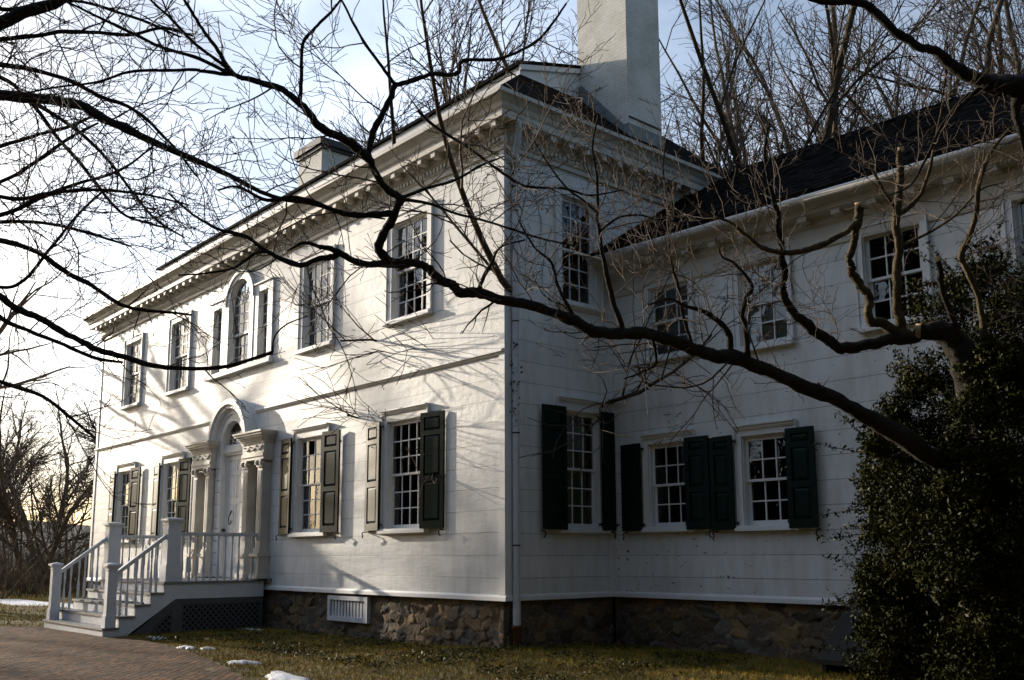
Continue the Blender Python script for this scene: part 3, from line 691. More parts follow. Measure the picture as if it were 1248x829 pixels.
for dz in (0, .09): mb.quad((.0, DW-.46, WG(0)+.06+dz), (WX1+.4, DW-.46, WG(WX1)+.06+dz), (WX1+.4, yr2, RZ(WX1)+dz), (.0, yr2, RZ(0)+dz)); mb.quad((.0, WY1+.4, WG(0)+.06+dz), (WX1+.4, WY1+.4, WG(WX1)+.06+dz), (WX1+.4, yr2, RZ(WX1)+dz), (.0, yr2, RZ(0)+dz))
mb.quad((.0, DW-.46, WG(0)+.06), (WX1+.4, DW-.46, WG(WX1)+.06), (WX1+.4, DW-.46, WG(WX1)+.15), (.0, DW-.46, WG(0)+.15))
mb.quad((.0, DW-.46, WG(0)+.06), (.0, DW-.46, WG(0)+.15), (.0, yr2, RZ(0)+.09), (.0, yr2, RZ(0)))
mb.build('roof', 'dark_shingle', house, recalc=False)
# raised courses give the old shingles a ragged edge
rr = random.Random(4); mb = MB()
for row in range(24):
    q0 = row/24; x = .05
    while x < 11.5:
        wv = rr.uniform(.10, .26); q = q0+rr.uniform(-.006, .006)
        P = lambda X, Q, d: (X, DW-.46+(yr2-DW+.46)*Q, WG(X)+.15+(RZ(X)+.09-WG(X)-.15)*Q+d)
        h = rr.uniform(.012, .035)
        mb.quad(P(x, q, h), P(x+wv-.01, q, h+rr.uniform(-.006, .01)), P(x+wv-.01, q+.055, .004), P(x, q+.055, .004)); mb.quad(P(x, q, h), P(x+wv-.01, q, h), P(x+wv-.01, q, .0), P(x, q, .0)); x += wv
mb.build('shingle_course', 'dark_shingle', house, recalc=False)

# downspout with clips
mb = MB(); dx, dy = .085, .165
mb.tube([(.36, .0, 8.56), (.34, .04, 8.44), (.22, .10, 8.26), (.11, .15, 8.05), (dx, dy, 7.8), (dx, dy, 6), (dx, dy, 4), (dx, dy, 2), (dx, dy, .30)], .058, 12)
mb.tube([(dx, dy, .74), (dx, dy, .30)], .064, 12)
ds = mb.build('downspout', 'drain_white', house, True)
for z in (1.55, 3.35, 5.2, 7.1): mb = MB(); mb.tube([(dx, dy, z), (dx, dy, z+.02)], .063, 12); mb.box((dx+.05, dy-.005, z), (dx+.075, dy+.01, z+.015)); mb.build('clip', 'iron', ds)
mb = MB(); mb.tube([(dx, dy, .32), (dx, dy, .27), (dx, dy, .268), (dx, dy, -.2)], [.085, .085, .068, .068], 14)
tag(mb.build('drain_pipe', 'terracotta', None, True), 'short terracotta drain pipe under the white downspout at the corner', 'drain pipe')
# old ivy stems and dry leaves stuck to the downspout
rr = np.random.default_rng(11); lv = []; lf = []
for k in range(260):
    z = rr.choice([8.0, 7.75, 7.5, 6.6, 5.6, 4.7, 4.45, 4.1, 3.75, 3.6], p=[.16, .17, .12, .08, .07, .1, .08, .09, .08, .05])+rr.normal(0, .09)
    c = np.array([dx+rr.normal(.02, .035), dy-.02+rr.normal(0, .05), z]); a, b = rr.normal(0, 1, 3), rr.normal(0, 1, 3); a *= .03/np.linalg.norm(a); b *= .022/np.linalg.norm(b)
    lv += [c-a, c+b, c+a, c-b]; lf.append([4*k, 4*k+1, 4*k+2, 4*k+3])
o = link('ivy_plant', np_mesh('ivy_plant', np.array(lv), np.array(lf)), 'bark_dark'); tag(o, 'dead dark ivy scraps clinging to the white downspout', None, None, 'stuff')

# ------------------------------------------------------------------ doorway
mb = MB(FRONT)
# jamb pilasters with rusticated joints, archivolt and hooded arch
for q in (-1, 1):
    a, b = sorted((PC+q*DR, PC+q*.83))
    z = .93
    while z < DZ-.02: mb.box((a, z, .003), (b, min(z+.27, DZ), .10)); z += .285
    c, d = sorted((PC+q*(DR-.0), PC+q*(DR-.018))); mb.box((c, .93, -.22), (d, DZ, .10))
mb.arc_ring(PC, DZ, DR, .72, .003, .10); mb.arc_ring(PC, DZ, .72, .84, .003, .135); mb.arc_ring(PC, DZ, DR-.018, DR, -.22, .10)
mb.arc_ring(PC, DZ, .84, .93, .003, .23); mb.arc_ring(PC, DZ, .93, 1.03, .003, .28); mb.arc_ring(PC, DZ, 1.03, 1.06, .003, .25)
mb.box((PC-DR+.018, 3.84, -.10), (PC+DR-.018, 3.94, .06)); mb.box((PC-DR+.018, 3.94, -.10), (PC+DR-.018, DZ, .03)); mb.box((PC-DR+.018, 3.78, -.10), (PC+DR-.018, 3.84, .02))
surround = mb.build('door_surround', 'trim_white', house)
for q in (-1, 1):
    mb = MB(FRONT)
    S = lambda a, b: tuple(sorted((PC+q*a, PC+q*b)))
    B = lambda a, b, z0, z1, w: mb.box((S(a, b)[0], z0, .003), (S(a, b)[1], z1, w))
    for a in (.86, 1.56):                       # pilasters: pedestal, base, shaft, capital
        B(a-.05, a+.35, .93, 1.02, .30); B(a-.02, a+.32, 1.02, 1.40, .27); B(a-.05, a+.35, 1.40, 1.47, .31)
        B(a, a+.30, 1.47, 1.53, .26); B(a+.02, a+.28, 1.53, 1.58, .245); B(a+.04, a+.26, 1.58, 3.36, .22)
        for f in (.075, .13, .185): B(a+f, a+f+.03, 1.75, 3.28, .232)
        B(a+.02, a+.28, 3.36, 3.40, .25); B(a+.035, a+.265, 3.40, 3.47, .235); B(a, a+.30, 3.50, 3.53, .28)
        for f in (.045, .255):
            x = PC+q*(a+f); mb.lathe([(.0, 0), (.05, 0), (.05, .05), (.035, .055), (.035, .065), (0, .065)], 0, 0, 12) if False else None
            ring_ = [(x+.048*math.cos(2*math.pi*k/14), 3.452+.048*math.sin(2*math.pi*k/14)) for k in range(14)]; mb.prism(ring_, .20, .285, lambda u, v, w: (u, v, w))
            ring_ = [(x+.022*math.cos(2*math.pi*k/10), 3.452+.022*math.sin(2*math.pi*k/10)) for k in range(10)]; mb.prism(ring_, .28, .30, lambda u, v, w: (u, v, w))
    B(.84, 1.90, 3.53, 3.60, .245); B(.84, 1.91, 3.60, 3.68, .265)
    B(.85, 1.89, 3.68, 3.90, .235)                                   # frieze with carved festoon
    rr = random.Random(3)
    for k in range(16):
        u = PC+q*(.93+.88*k/15); z = 3.83-.06*abs(math.sin(math.pi*k/5)); rad = rr.uniform(.022, .036)
        mb.lathe([(0, 0)], 0, 0, 3) if False else None
        ring_ = [(u+rad*math.cos(2*math.pi*j/8), z+rad*math.sin(2*math.pi*j/8)) for j in range(8)]; mb.prism(ring_, .23, .265, lambda a_, v_, w_: (a_, v_, w_))
    B(.82, 1.92, 3.90, 3.94, .26)
    for k in range(20): u = .84+1.06*k/20; B(u, u+.032, 3.94, 3.985, .29)
    for k in range(5):
        w0 = .04+.05*k; a, b = S(1.91, 1.945); mb.box((a, 3.94, w0), (b, 3.985, w0+.03))
    B(.80, 1.94, 3.985, 4.02, .31); B(.76, 1.98, 4.02, 4.07, .35); B(.70, 2.03, 4.07, 4.12, .39); B(.67, 2.06, 4.12, 4.16, .42)
    # panel under the side light, side light jambs
    B(1.22-.06, 1.50, .93, 1.55, .06); B(1.20, 1.54, 1.42, 1.47, .12); B(1.12, 1.56, 3.45, 3.53, .05)
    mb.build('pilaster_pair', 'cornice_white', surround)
mb = MB(FRONT); mb.box((PC-DR-1.45, .86, .003), (PC+DR+1.45, .93, .06)); mb.box((PC-DR, .86, -.2), (PC+DR, .93, .003)); mb.build('threshold', 'tread_grey', surround)
sa = MB(FRONT); pa = MB(FRONT)
for k, c in enumerate((PC-1.27, PC+1.27)): lights(sa, pa, c-.25, c+.25, 1.55, 3.45, 2, 5, -.04, 60+k, st=.05)
fan(sa, pa, PC, DZ, DR-.018, -.06, 8, .34)
fo = sa.build('side_light', 'sash_white', surround); pa.build('pane', 'window_glass', surround, recalc=False)
# panelled door leaf
mb = MB(FRONT); a, b = PC-DR+.018, PC+DR-.018; w0 = -.035
mb.box((a, .93, w0-.05), (b, 3.78, w0-.014))
us = [a, a+.11, PC-.045, PC+.045, b-.11, b]; vs_ = [.93, 1.13, 1.72, 1.84, 2.62, 2.76, 3.30, 3.40, 3.67, 3.78]
for p, q in ((0, 1), (2, 3), (4, 5)): mb.box((us[p], .93, w0-.014), (us[q], 3.78, w0))
for p, q in ((1, 2), (3, 4)):
    for r_ in (0, 2, 4, 6, 8): mb.box((us[p], vs_[r_], w0-.014), (us[q], vs_[r_+1], w0))
    for r_ in (1, 3, 5, 7): mb.box((us[p]+.035, vs_[r_]+.035, w0-.014), (us[q]-.035, vs_[r_+1]-.035, w0-.004))
door = mb.build('door', 'trim_white', house)
mb = MB(FRONT); kx = a+.06
mb.prism([(kx+.035*math.cos(2*math.pi*k/12), 2.02+.035*math.sin(2*math.pi*k/12)) for k in range(12)], w0, w0+.07, lambda u, v, w: (u, v, w))
mb.box((kx-.025, 1.86, w0), (kx+.025, 1.96, w0+.012)); mb.build('door_knob', 'iron', door)
mb = MB(); kx = PC-.18; F_ = lambda u, v, w: (u, -w, v)
mb.tube([F_(kx+.05, 2.46, w0+.02), F_(kx+.06, 2.40, w0+.05), F_(kx-.01, 2.33, w0+.05), F_(kx-.03, 2.22, w0+.05), F_(kx+.03, 2.14, w0+.05), F_(kx+.10, 2.16, w0+.05), F_(kx+.10, 2.24, w0+.05)], [.02, .016, .014, .012, .014, .014, .018], 8)
mb.build('door_knocker', 'iron', door, True)

# ------------------------------------------------------------------ entrance porch
PX0, PX1, PY = PC-2.0, PC+1.79, -2.26
porch = thing('entrance_porch', 'pale grey wooden porch with five steps and turned balusters at the front door', 'porch', (PC, PY/2, -.14))
mb = MB(); mb.box((PX0-.03, PY-.03, .855), (PX1+.03, -.07, .90)); mb.build('deck', 'tread_grey', porch)
mb = MB()
for xx in (PX0, PX1-.03): mb.box((xx, PY, .55), (xx+.03, -.07, .855))
mb.box((PX0+.03, PY, .69), (PX1-.03, PY+.03, .855)); mb.build('fascia', 'porch_white', porch)
TZ = [.69, .47, .25, .04]; TY = [-2.56, -2.86, -3.16, -3.46]
for k in range(4):
    mb = MB(); yb = PY if k == 0 else TY[k-1]+.03
    mb.box((PX0-.02, TY[k], TZ[k]-.04), (PX1+.03, yb-.002, TZ[k]))
    mb.build('tread', 'tread_grey', porch)
    mb = MB(); y = TY[k]+.03; mb.box((PX0+.01, y, (TZ[k+1] if k < 3 else -.2)), (PX1-.012, y+.025, TZ[k]-.04)); mb.build('riser', 'porch_white', porch)
def stringer(x):
    mb = MB(); poly = [(PY, .55), (PY, .855)]
    poly = [(-2.02, .55), (-2.02, .855), (PY, .855), (PY, .65)]
    for k in range(4): poly += [(TY[k]+.03, TZ[k]-.04), (TY[k]+.03, (TZ[k+1]-.04 if k < 3 else -.2))]
    poly += [(-2.94, -.2), (-2.94, -.11)]
    mb.prism(poly, x, x+.03, lambda a, z, w: (w, a, z)); mb.build('stringer', 'porch_white', porch)
for x in (PX0, PX1-.032): stringer(x)
# dark skirt and lattice
for xs_ in (PX1-.036, PX0+.012):
    mb = MB(); f3 = lambda a, z, w: (w, a, z); e = xs_
    mb.prism([(-2.02, .55), (-2.0, .55), (-.07, .55), (-.07, .43), (-1.98, .43), (-2.62, -.2), (-2.97, -.2)], e, e+.028, f3)
    mb.prism([(-2.08, .35), (-2.08, -.2), (-1.85, -.2), (-1.85, .43), (-1.98, .43)], e+.002, e+.030, f3)
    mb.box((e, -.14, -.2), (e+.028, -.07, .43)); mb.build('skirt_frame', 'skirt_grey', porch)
    mb = MB()
    def clip(p, d, poly):
        t0, t1 = -9, 9
        for i in range(len(poly)):
            a = poly[i]; b = poly[(i+1) % len(poly)]; nx, ny = -(b[1]-a[1]), b[0]-a[0]
            den = nx*d[0]+ny*d[1]; num = nx*(a[0]-p[0])+ny*(a[1]-p[1])
            if abs(den) < 1e-9:
                if num > 0: return None
            elif den > 0: t0 = max(t0, num/den)
            else: t1 = min(t1, num/den)
        return (t0, t1) if t1-t0 > .02 else None
    pr_ = [(-1.86, -.2), (-.12, -.2), (-.12, .44), (-1.86, .44)]; ptri = [(-2.60, -.2), (-2.06, -.2), (-2.06, .33)]
    for poly in (pr_, ptri):
        for s_ in (1, -1):
            c = -4.0
            while c < 2:
                p = (c, 0); d = (math.sqrt(.5), s_*math.sqrt(.5)); r_ = clip(p, d, poly)
                if r_:
                    w = e+.010 if s_ > 0 else e+.018
                    mb.bar((w, p[0]+d[0]*r_[0], p[1]+d[1]*r_[0]), (w, p[0]+d[0]*r_[1], p[1]+d[1]*r_[1]), .007, .036, (1, 0, 0)) if False else mb.prism([(p[0]+d[0]*r_[0]-d[1]*.018, p[1]+d[1]*r_[0]+d[0]*.018), (p[0]+d[0]*r_[1]-d[1]*.018, p[1]+d[1]*r_[1]+d[0]*.018), (p[0]+d[0]*r_[1]+d[1]*.018, p[1]+d[1]*r_[1]-d[0]*.018), (p[0]+d[0]*r_[0]+d[1]*.018, p[1]+d[1]*r_[0]-d[0]*.018)], w-.004, w+.0035, f3)
                c += .125
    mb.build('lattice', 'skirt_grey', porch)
mb = MB(); mb.box((PX0+.05, PY+.3, -.2), (PX0+.07, -.07, .54)); mb.box((PX0+.07, PY-.4, -.2), (PX1-.05, PY-.38, .5)); mb.box((PX1-.75, PY+.2, -.2), (PX1-.73, -.05, .54)); mb.build('lattice_shade', 'dark_void', porch)  # dark sheets added behind the lattice to imitate shade under the deck
def newel(x, y, h0, h1, s, plinth):
    mb = MB(); c = lambda r_, z0, z1: mb.box((x-r_, y-r_, z0), (x+r_, y+r_, z1))
    c(s/2+.02, h0, h0+plinth); c(s/2+.008, h0+plinth, h0+plinth+.025); c(s/2, h0+plinth+.025, h1-.13); c(s/2+.012, h1-.13, h1-.11); c(s/2, h1-.11, h1-.075)
    c(s/2+.025, h1-.075, h1-.05); c(s/2+.045, h1-.05, h1-.01)
    r_ = s/2+.03; mb.add([(x-r_, y-r_, h1-.01), (x+r_, y-r_, h1-.01), (x+r_, y+r_, h1-.01), (x-r_, y+r_, h1-.01), (x, y, h1+.025)], [(0, 1, 4), (1, 2, 4), (2, 3, 4), (3, 0, 4)])
    mb.build('newel_post', 'porch_white', porch)
NY, LYN = -2.09, -3.29
for x in (PX0+.17, PX1-.17): newel(x, NY, .90, 2.19, .28, .34)
for x in (PX0+.13, PX1-.13): newel(x, LYN, .04, 1.27, .17, .22)
bp_ = MB(); BPF = [(.026, 0), (.026, .16), (.018, .175), (.024, .19), (.030, .26), (.026, .36), (.016, .52), (.014, .66), (.017, .74), (.014, .76), (.022, .775), (.022, 1.0)]
def baluster(x, y, z0, z1, proto={}):
    key = round(z1-z0, 2)
    if key not in proto:
        mb = MB(); h = key; mb.lathe([(r_*1.12, q*h) for r_, q in BPF], 0, 0, 8); proto[key] = mb.build('baluster', 'porch_white', porch); o = proto[key]
    else: o = proto[key].copy(); COL.objects.link(o)
    o.location = Vector((x, y, z0))-porch.location
RX = (PX0+.17, PX1-.17)
for x in RX:
    mb = MB(); mb.box((x-.045, NY+.14, 1.86), (x+.045, -.02, 1.91)); mb.box((x-.03, NY+.14, 1.835), (x+.03, -.02, 1.86)); mb.box((x-.06, -.05, 1.82), (x+.06, -.02, 1.93)); mb.build('rail', 'porch_white', porch)
    for k in range(12): baluster(x, NY+.24+(2.09-.24-.13)*k/11.0, .90, 1.84)
    xs2 = PX1-.13 if x > PC else PX0+.13
    mb = MB(); p, q = (xs2, NY-.13, 1.84), (xs2, LYN+.08, 1.075); mb.bar(p, q, .085, .055); mb.bar((p[0], p[1], p[2]-.045), (q[0], q[1], q[2]-.045), .055, .03); mb.build('rail', 'porch_white', porch)
    for k, z in enumerate(TZ):
        ys_ = [TY[k]+.07, TY[k]+.20] if k < 3 else [TY[k]+.28]
        if k == 0: ys_ = [TY[k]+.06, TY[k]+.17]
        for y in ys_:
            zt_ = 1.84+(y-(NY-.13))/((LYN+.08)-(NY-.13))*(1.075-1.84)-.055
            baluster(xs2, y, z, zt_)

# cellar bulkhead against the wing
mb = MB(); f3 = lambda a, z, w: (w, a, z)
cb = thing('cellar_hatch', 'black sloping cellar hatch against the stone base beside the evergreen bush', 'hatch', (5.5, 1.9, -.12))
for x in (4.62, 6.3): mb = MB(); mb.prism([(DW, -.3), (DW, .84), (DW-.08, .84), (1.45, .02), (1.45, -.3)], x, x+.06, f3); mb.build('side_panel', 'bulkhead_black', cb)
for x0_, x1_ in ((4.58, 5.475), (5.49, 6.40)):
    mb = MB(); mb.prism([(DW-.02, .80), (DW-.02, .855), (DW-.08, .86), (1.40, .05), (1.40, -.01)], x0_, x1_, f3)
    for q in range(1, 4): mb.box((x0_+.22*q-.006, 1.5, .1), (x0_+.22*q+.006, 1.52, .12))
    hd = mb.build('hatch_door', 'bulkhead_black', cb)
    mb = MB(); xm = x1_-.12 if x0_ < 5 else x0_+.12; mb.tube([(xm, 1.75, .36), (xm, 1.73, .42), (xm, 1.66, .37), (xm, 1.66, .28)], .012, 6); mb.build('handle', 'iron', hd)

# ------------------------------------------------------------------ branches
def unit(v): return v/(np.linalg.norm(v)+1e-9)
def spline(P, sub=5):
    P = np.array(P, float); Q = np.vstack([2*P[0]-P[1], P, 2*P[-1]-P[-2]]); out = []
    for i in range(1, len(Q)-2):
        for k in range(sub):
            t = k/sub; a, b, c, d = Q[i-1], Q[i], Q[i+1], Q[i+2]
            out.append(.5*((2*b)+(c-a)*t+(2*a-5*b+4*c-d)*t*t+(3*b-a-3*c+d)*t**3))
    out.append(P[-1]); return np.array(out)
def grow(out, rg, p, d, L, r, lvl, cfg):
    """one branch as a kinked tapering polyline, then its children"""
    n = max(3, int(L/cfg['seg'][lvl])); st = L/n; pts = [p]; up = cfg['up'][lvl]; wig = cfg['wig'][lvl]
    dd = d; ds = []; cu = rg.normal(0, cfg.get('curl', 0)*st/.1, 3)
    for i in range(n):
        if i == n//2: cu = cu*-.6
        dd = unit(dd+rg.normal(0, wig, 3)+cu+np.array([0, 0, up])); p = p+dd*st; pts.append(p); ds.append(dd)
    rad = r*np.linspace(1, cfg['tip'], n+1)**.8; rad = np.maximum(rad, cfg['rmin'])
    out.append((np.array(pts), rad, 6 if r > .03 else (4 if r > .012 else 3)))
    if lvl+1 >= cfg['levels']: return
    k = max(1, int(round(cfg['kids'][lvl]*(.7+.6*rg.random())*(L/cfg['ref'][lvl]))))
    for q in range(k):
        t = cfg['from'][lvl]+(1-cfg['from'][lvl])*(q+rg.random())/k; i = min(n-1, int(t*n)); fr = t*n-i
        b = pts[i]+(pts[i+1]-pts[i])*min(1, fr); ax = ds[i]
        e = unit(np.cross(ax, rg.normal(0, 1, 3))); an = R(cfg['ang'][lvl]+rg.normal(0, 9))
        cdv = unit(ax*math.cos(an)+e*math.sin(an))
        grow(out, rg, b, cdv, L*cfg['ratio'][lvl]*(1.15-.6*t)*(.6+.7*rg.random()), max(cfg['rmin'], rad[i]*cfg['rr']), lvl+1, cfg)
    if cfg.get('fork') : pass
MAG = dict(levels=3, curl=.12, seg=[.09, .07, .05], up=[.03, .05, .07], wig=[.13, .16, .20], tip=.35, rmin=.0027, kids=[7, 4, 0], ref=[1.2, .6, 1], ang=[46, 48, 45], ratio=[.42, .46, .5], rr=.66, **{'from': [.15, .2, .2]})
LEFT = dict(levels=3, curl=.06, seg=[.12, .09, .06], up=[.02, .03, .05], wig=[.17, .21, .24], tip=.3, rmin=.0034, kids=[7, 4, 0], ref=[1.5, .7, 1], ang=[42, 44, 40], ratio=[.42, .5, .5], rr=.62, **{'from': [.1, .15, .2]})

def snap(spec, d0, prev):
    """start a side limb exactly on the axis of the limb it leaves"""
    best = None
    for pts, rad, k in prev:
        q = (pts-CAM)@CM.T; px_ = CPX+FPX*q[:, 0]/q[:, 2]; py_ = CPY-FPX*q[:, 1]/q[:, 2]; d = np.hypot(px_-spec[0][0], py_-spec[0][1]); i = int(np.argmin(d))
        if d[i] < 16 and (best is None or d[i] < best[0]): best = (d[i], px_[i], py_[i], q[i, 2])
    if best is None: return spec, d0
    return [(best[1], best[2], spec[0][2])]+list(spec[1:]), best[3]
def limb(spec, d0, d1, jit=.012, rg=None, sub=5):
    n = len(spec); L = [0]
    for a, b in zip(spec, spec[1:]): L.append(L[-1]+math.hypot(b[0]-a[0], b[1]-a[1]))
    P = []
    for (x, y, w), l in zip(spec, L):
        d = d0+(d1-d0)*l/L[-1]; q = at(x, y, d); P.append((*q, w/2*d/FPX))
    S = spline(P, sub); pts, rad = S[:, :3], S[:, 3]
    if rg is not None:
        k = rg.normal(0, 1, (len(pts)+8, 3)); k = sum(k[i:i+len(pts)] for i in range(4))/2.0; k = k*np.minimum(rad*.20, .022)[:, None]; k[0] = 0; pts = pts+k
        
        for _k in range(len(rad)//7):
            c_ = rg.integers(2, max(3, len(rad)-2)); rad[c_] *= 1+.12*rg.random(); rad[max(0, c_-1)] *= 1.08
        b_ = rg.normal(0, 1, len(rad)+6); rad = rad*(1+.045*(b_[:len(rad)]+b_[1:len(rad)+1]+b_[2:len(rad)+2])/1.7)
    return pts, np.maximum(rad, .004)
def twigs_on(out, rg, pts, rad, cfg, every, Lm, start=.0, end=1.0, upb=.25, rcap=.013, avoid=None):
    seg = np.linalg.norm(pts[1:]-pts[:-1], axis=1); cum = np.concatenate([[0], np.cumsum(seg)]); T = cum[-1]
    s = T*start+every*rg.random()
    while s < T*end:
        i = min(len(seg)-1, int(np.searchsorted(cum, s)-1)); i = max(i, 0); f = (s-cum[i])/max(seg[i], 1e-6)
        b = pts[i]+(pts[i+1]-pts[i])*f; ax = unit(pts[i+1]-pts[i]); e = unit(np.cross(ax, rg.normal(0, 1, 3)))
        an = R(rg.uniform(35, 75)); d = unit(ax*math.cos(an)+e*math.sin(an)+np.array([0, 0, upb]))
        L = Lm*(.35+1.0*rg.random()**1.5); grow(out, rg, b, d, L, min(rcap, rad[i]*.5)*(.7+.6*rg.random()), 0, cfg)
        s += every*(.4+1.2*rg.random())

# --- the old magnolia: trunk in the evergreen bush, one long limb reaching across the house
rg = np.random.default_rng(21)
base = at(1215, 770, 10.0)
mag = thing('old_magnolia_tree', 'old pruned bare tree whose long dark limb reaches across the white house', 'tree', (float(base[0]), float(base[1]), -.12))
b0 = np.array([base[0]+.1, base[1]+.05, -.25]); trunk_pts = [b0, at(1222, 700, 10.0), at(1212, 620, 9.95), at(1200, 540, 9.9), at(1185, 480, 9.9), at(1172, 432, 9.9), at(1150, 406, 9.9), at(1122, 404, 9.9)]
tp = spline(np.array([list(p)+[r_] for p, r_ in zip(trunk_pts, (.34, .26, .215, .20, .185, .165, .125, .085))]), 5)
tubes('trunk', [(tp[:, :3]+rg.normal(0, .008, tp[:, :3].shape), tp[:, 3]*.88, 16)], 'bark_dark', mag)
M1 = [(1208, 600, 27.3), (1170, 572, 26.0), (1130, 552, 26.0), (1090, 527, 24.8), (1040, 498, 20.2), (985, 470, 19.6), (930, 447, 19.0), (885, 436, 20.2), (850, 428, 17.9), (810, 411, 16.8), (770, 406, 15.7), (735, 407, 16.8), (700, 394, 15.1), (660, 377, 14.0), (620, 369, 14.0), (585, 358, 13.4), (560, 356, 14.0), (545, 347, 12.3), (525, 327, 12.3), (500, 322, 13.0), (478, 321, 13.6), (463, 309, 11.8), (462, 296, 11.2), (474, 276, 10.5), (484, 252, 10.5), (488, 242, 11.2), (466, 226, 9.9), (456, 206, 9.3), (447, 191, 12.2), (425, 173, 12), (392, 155, 11), (370, 131, 10), (345, 111, 9), (310, 98, 7.5), (286, 92, 6.5), (268, 66, 5.5), (251, 42, 5), (236, 20, 4.5), (218, -12, 4)]
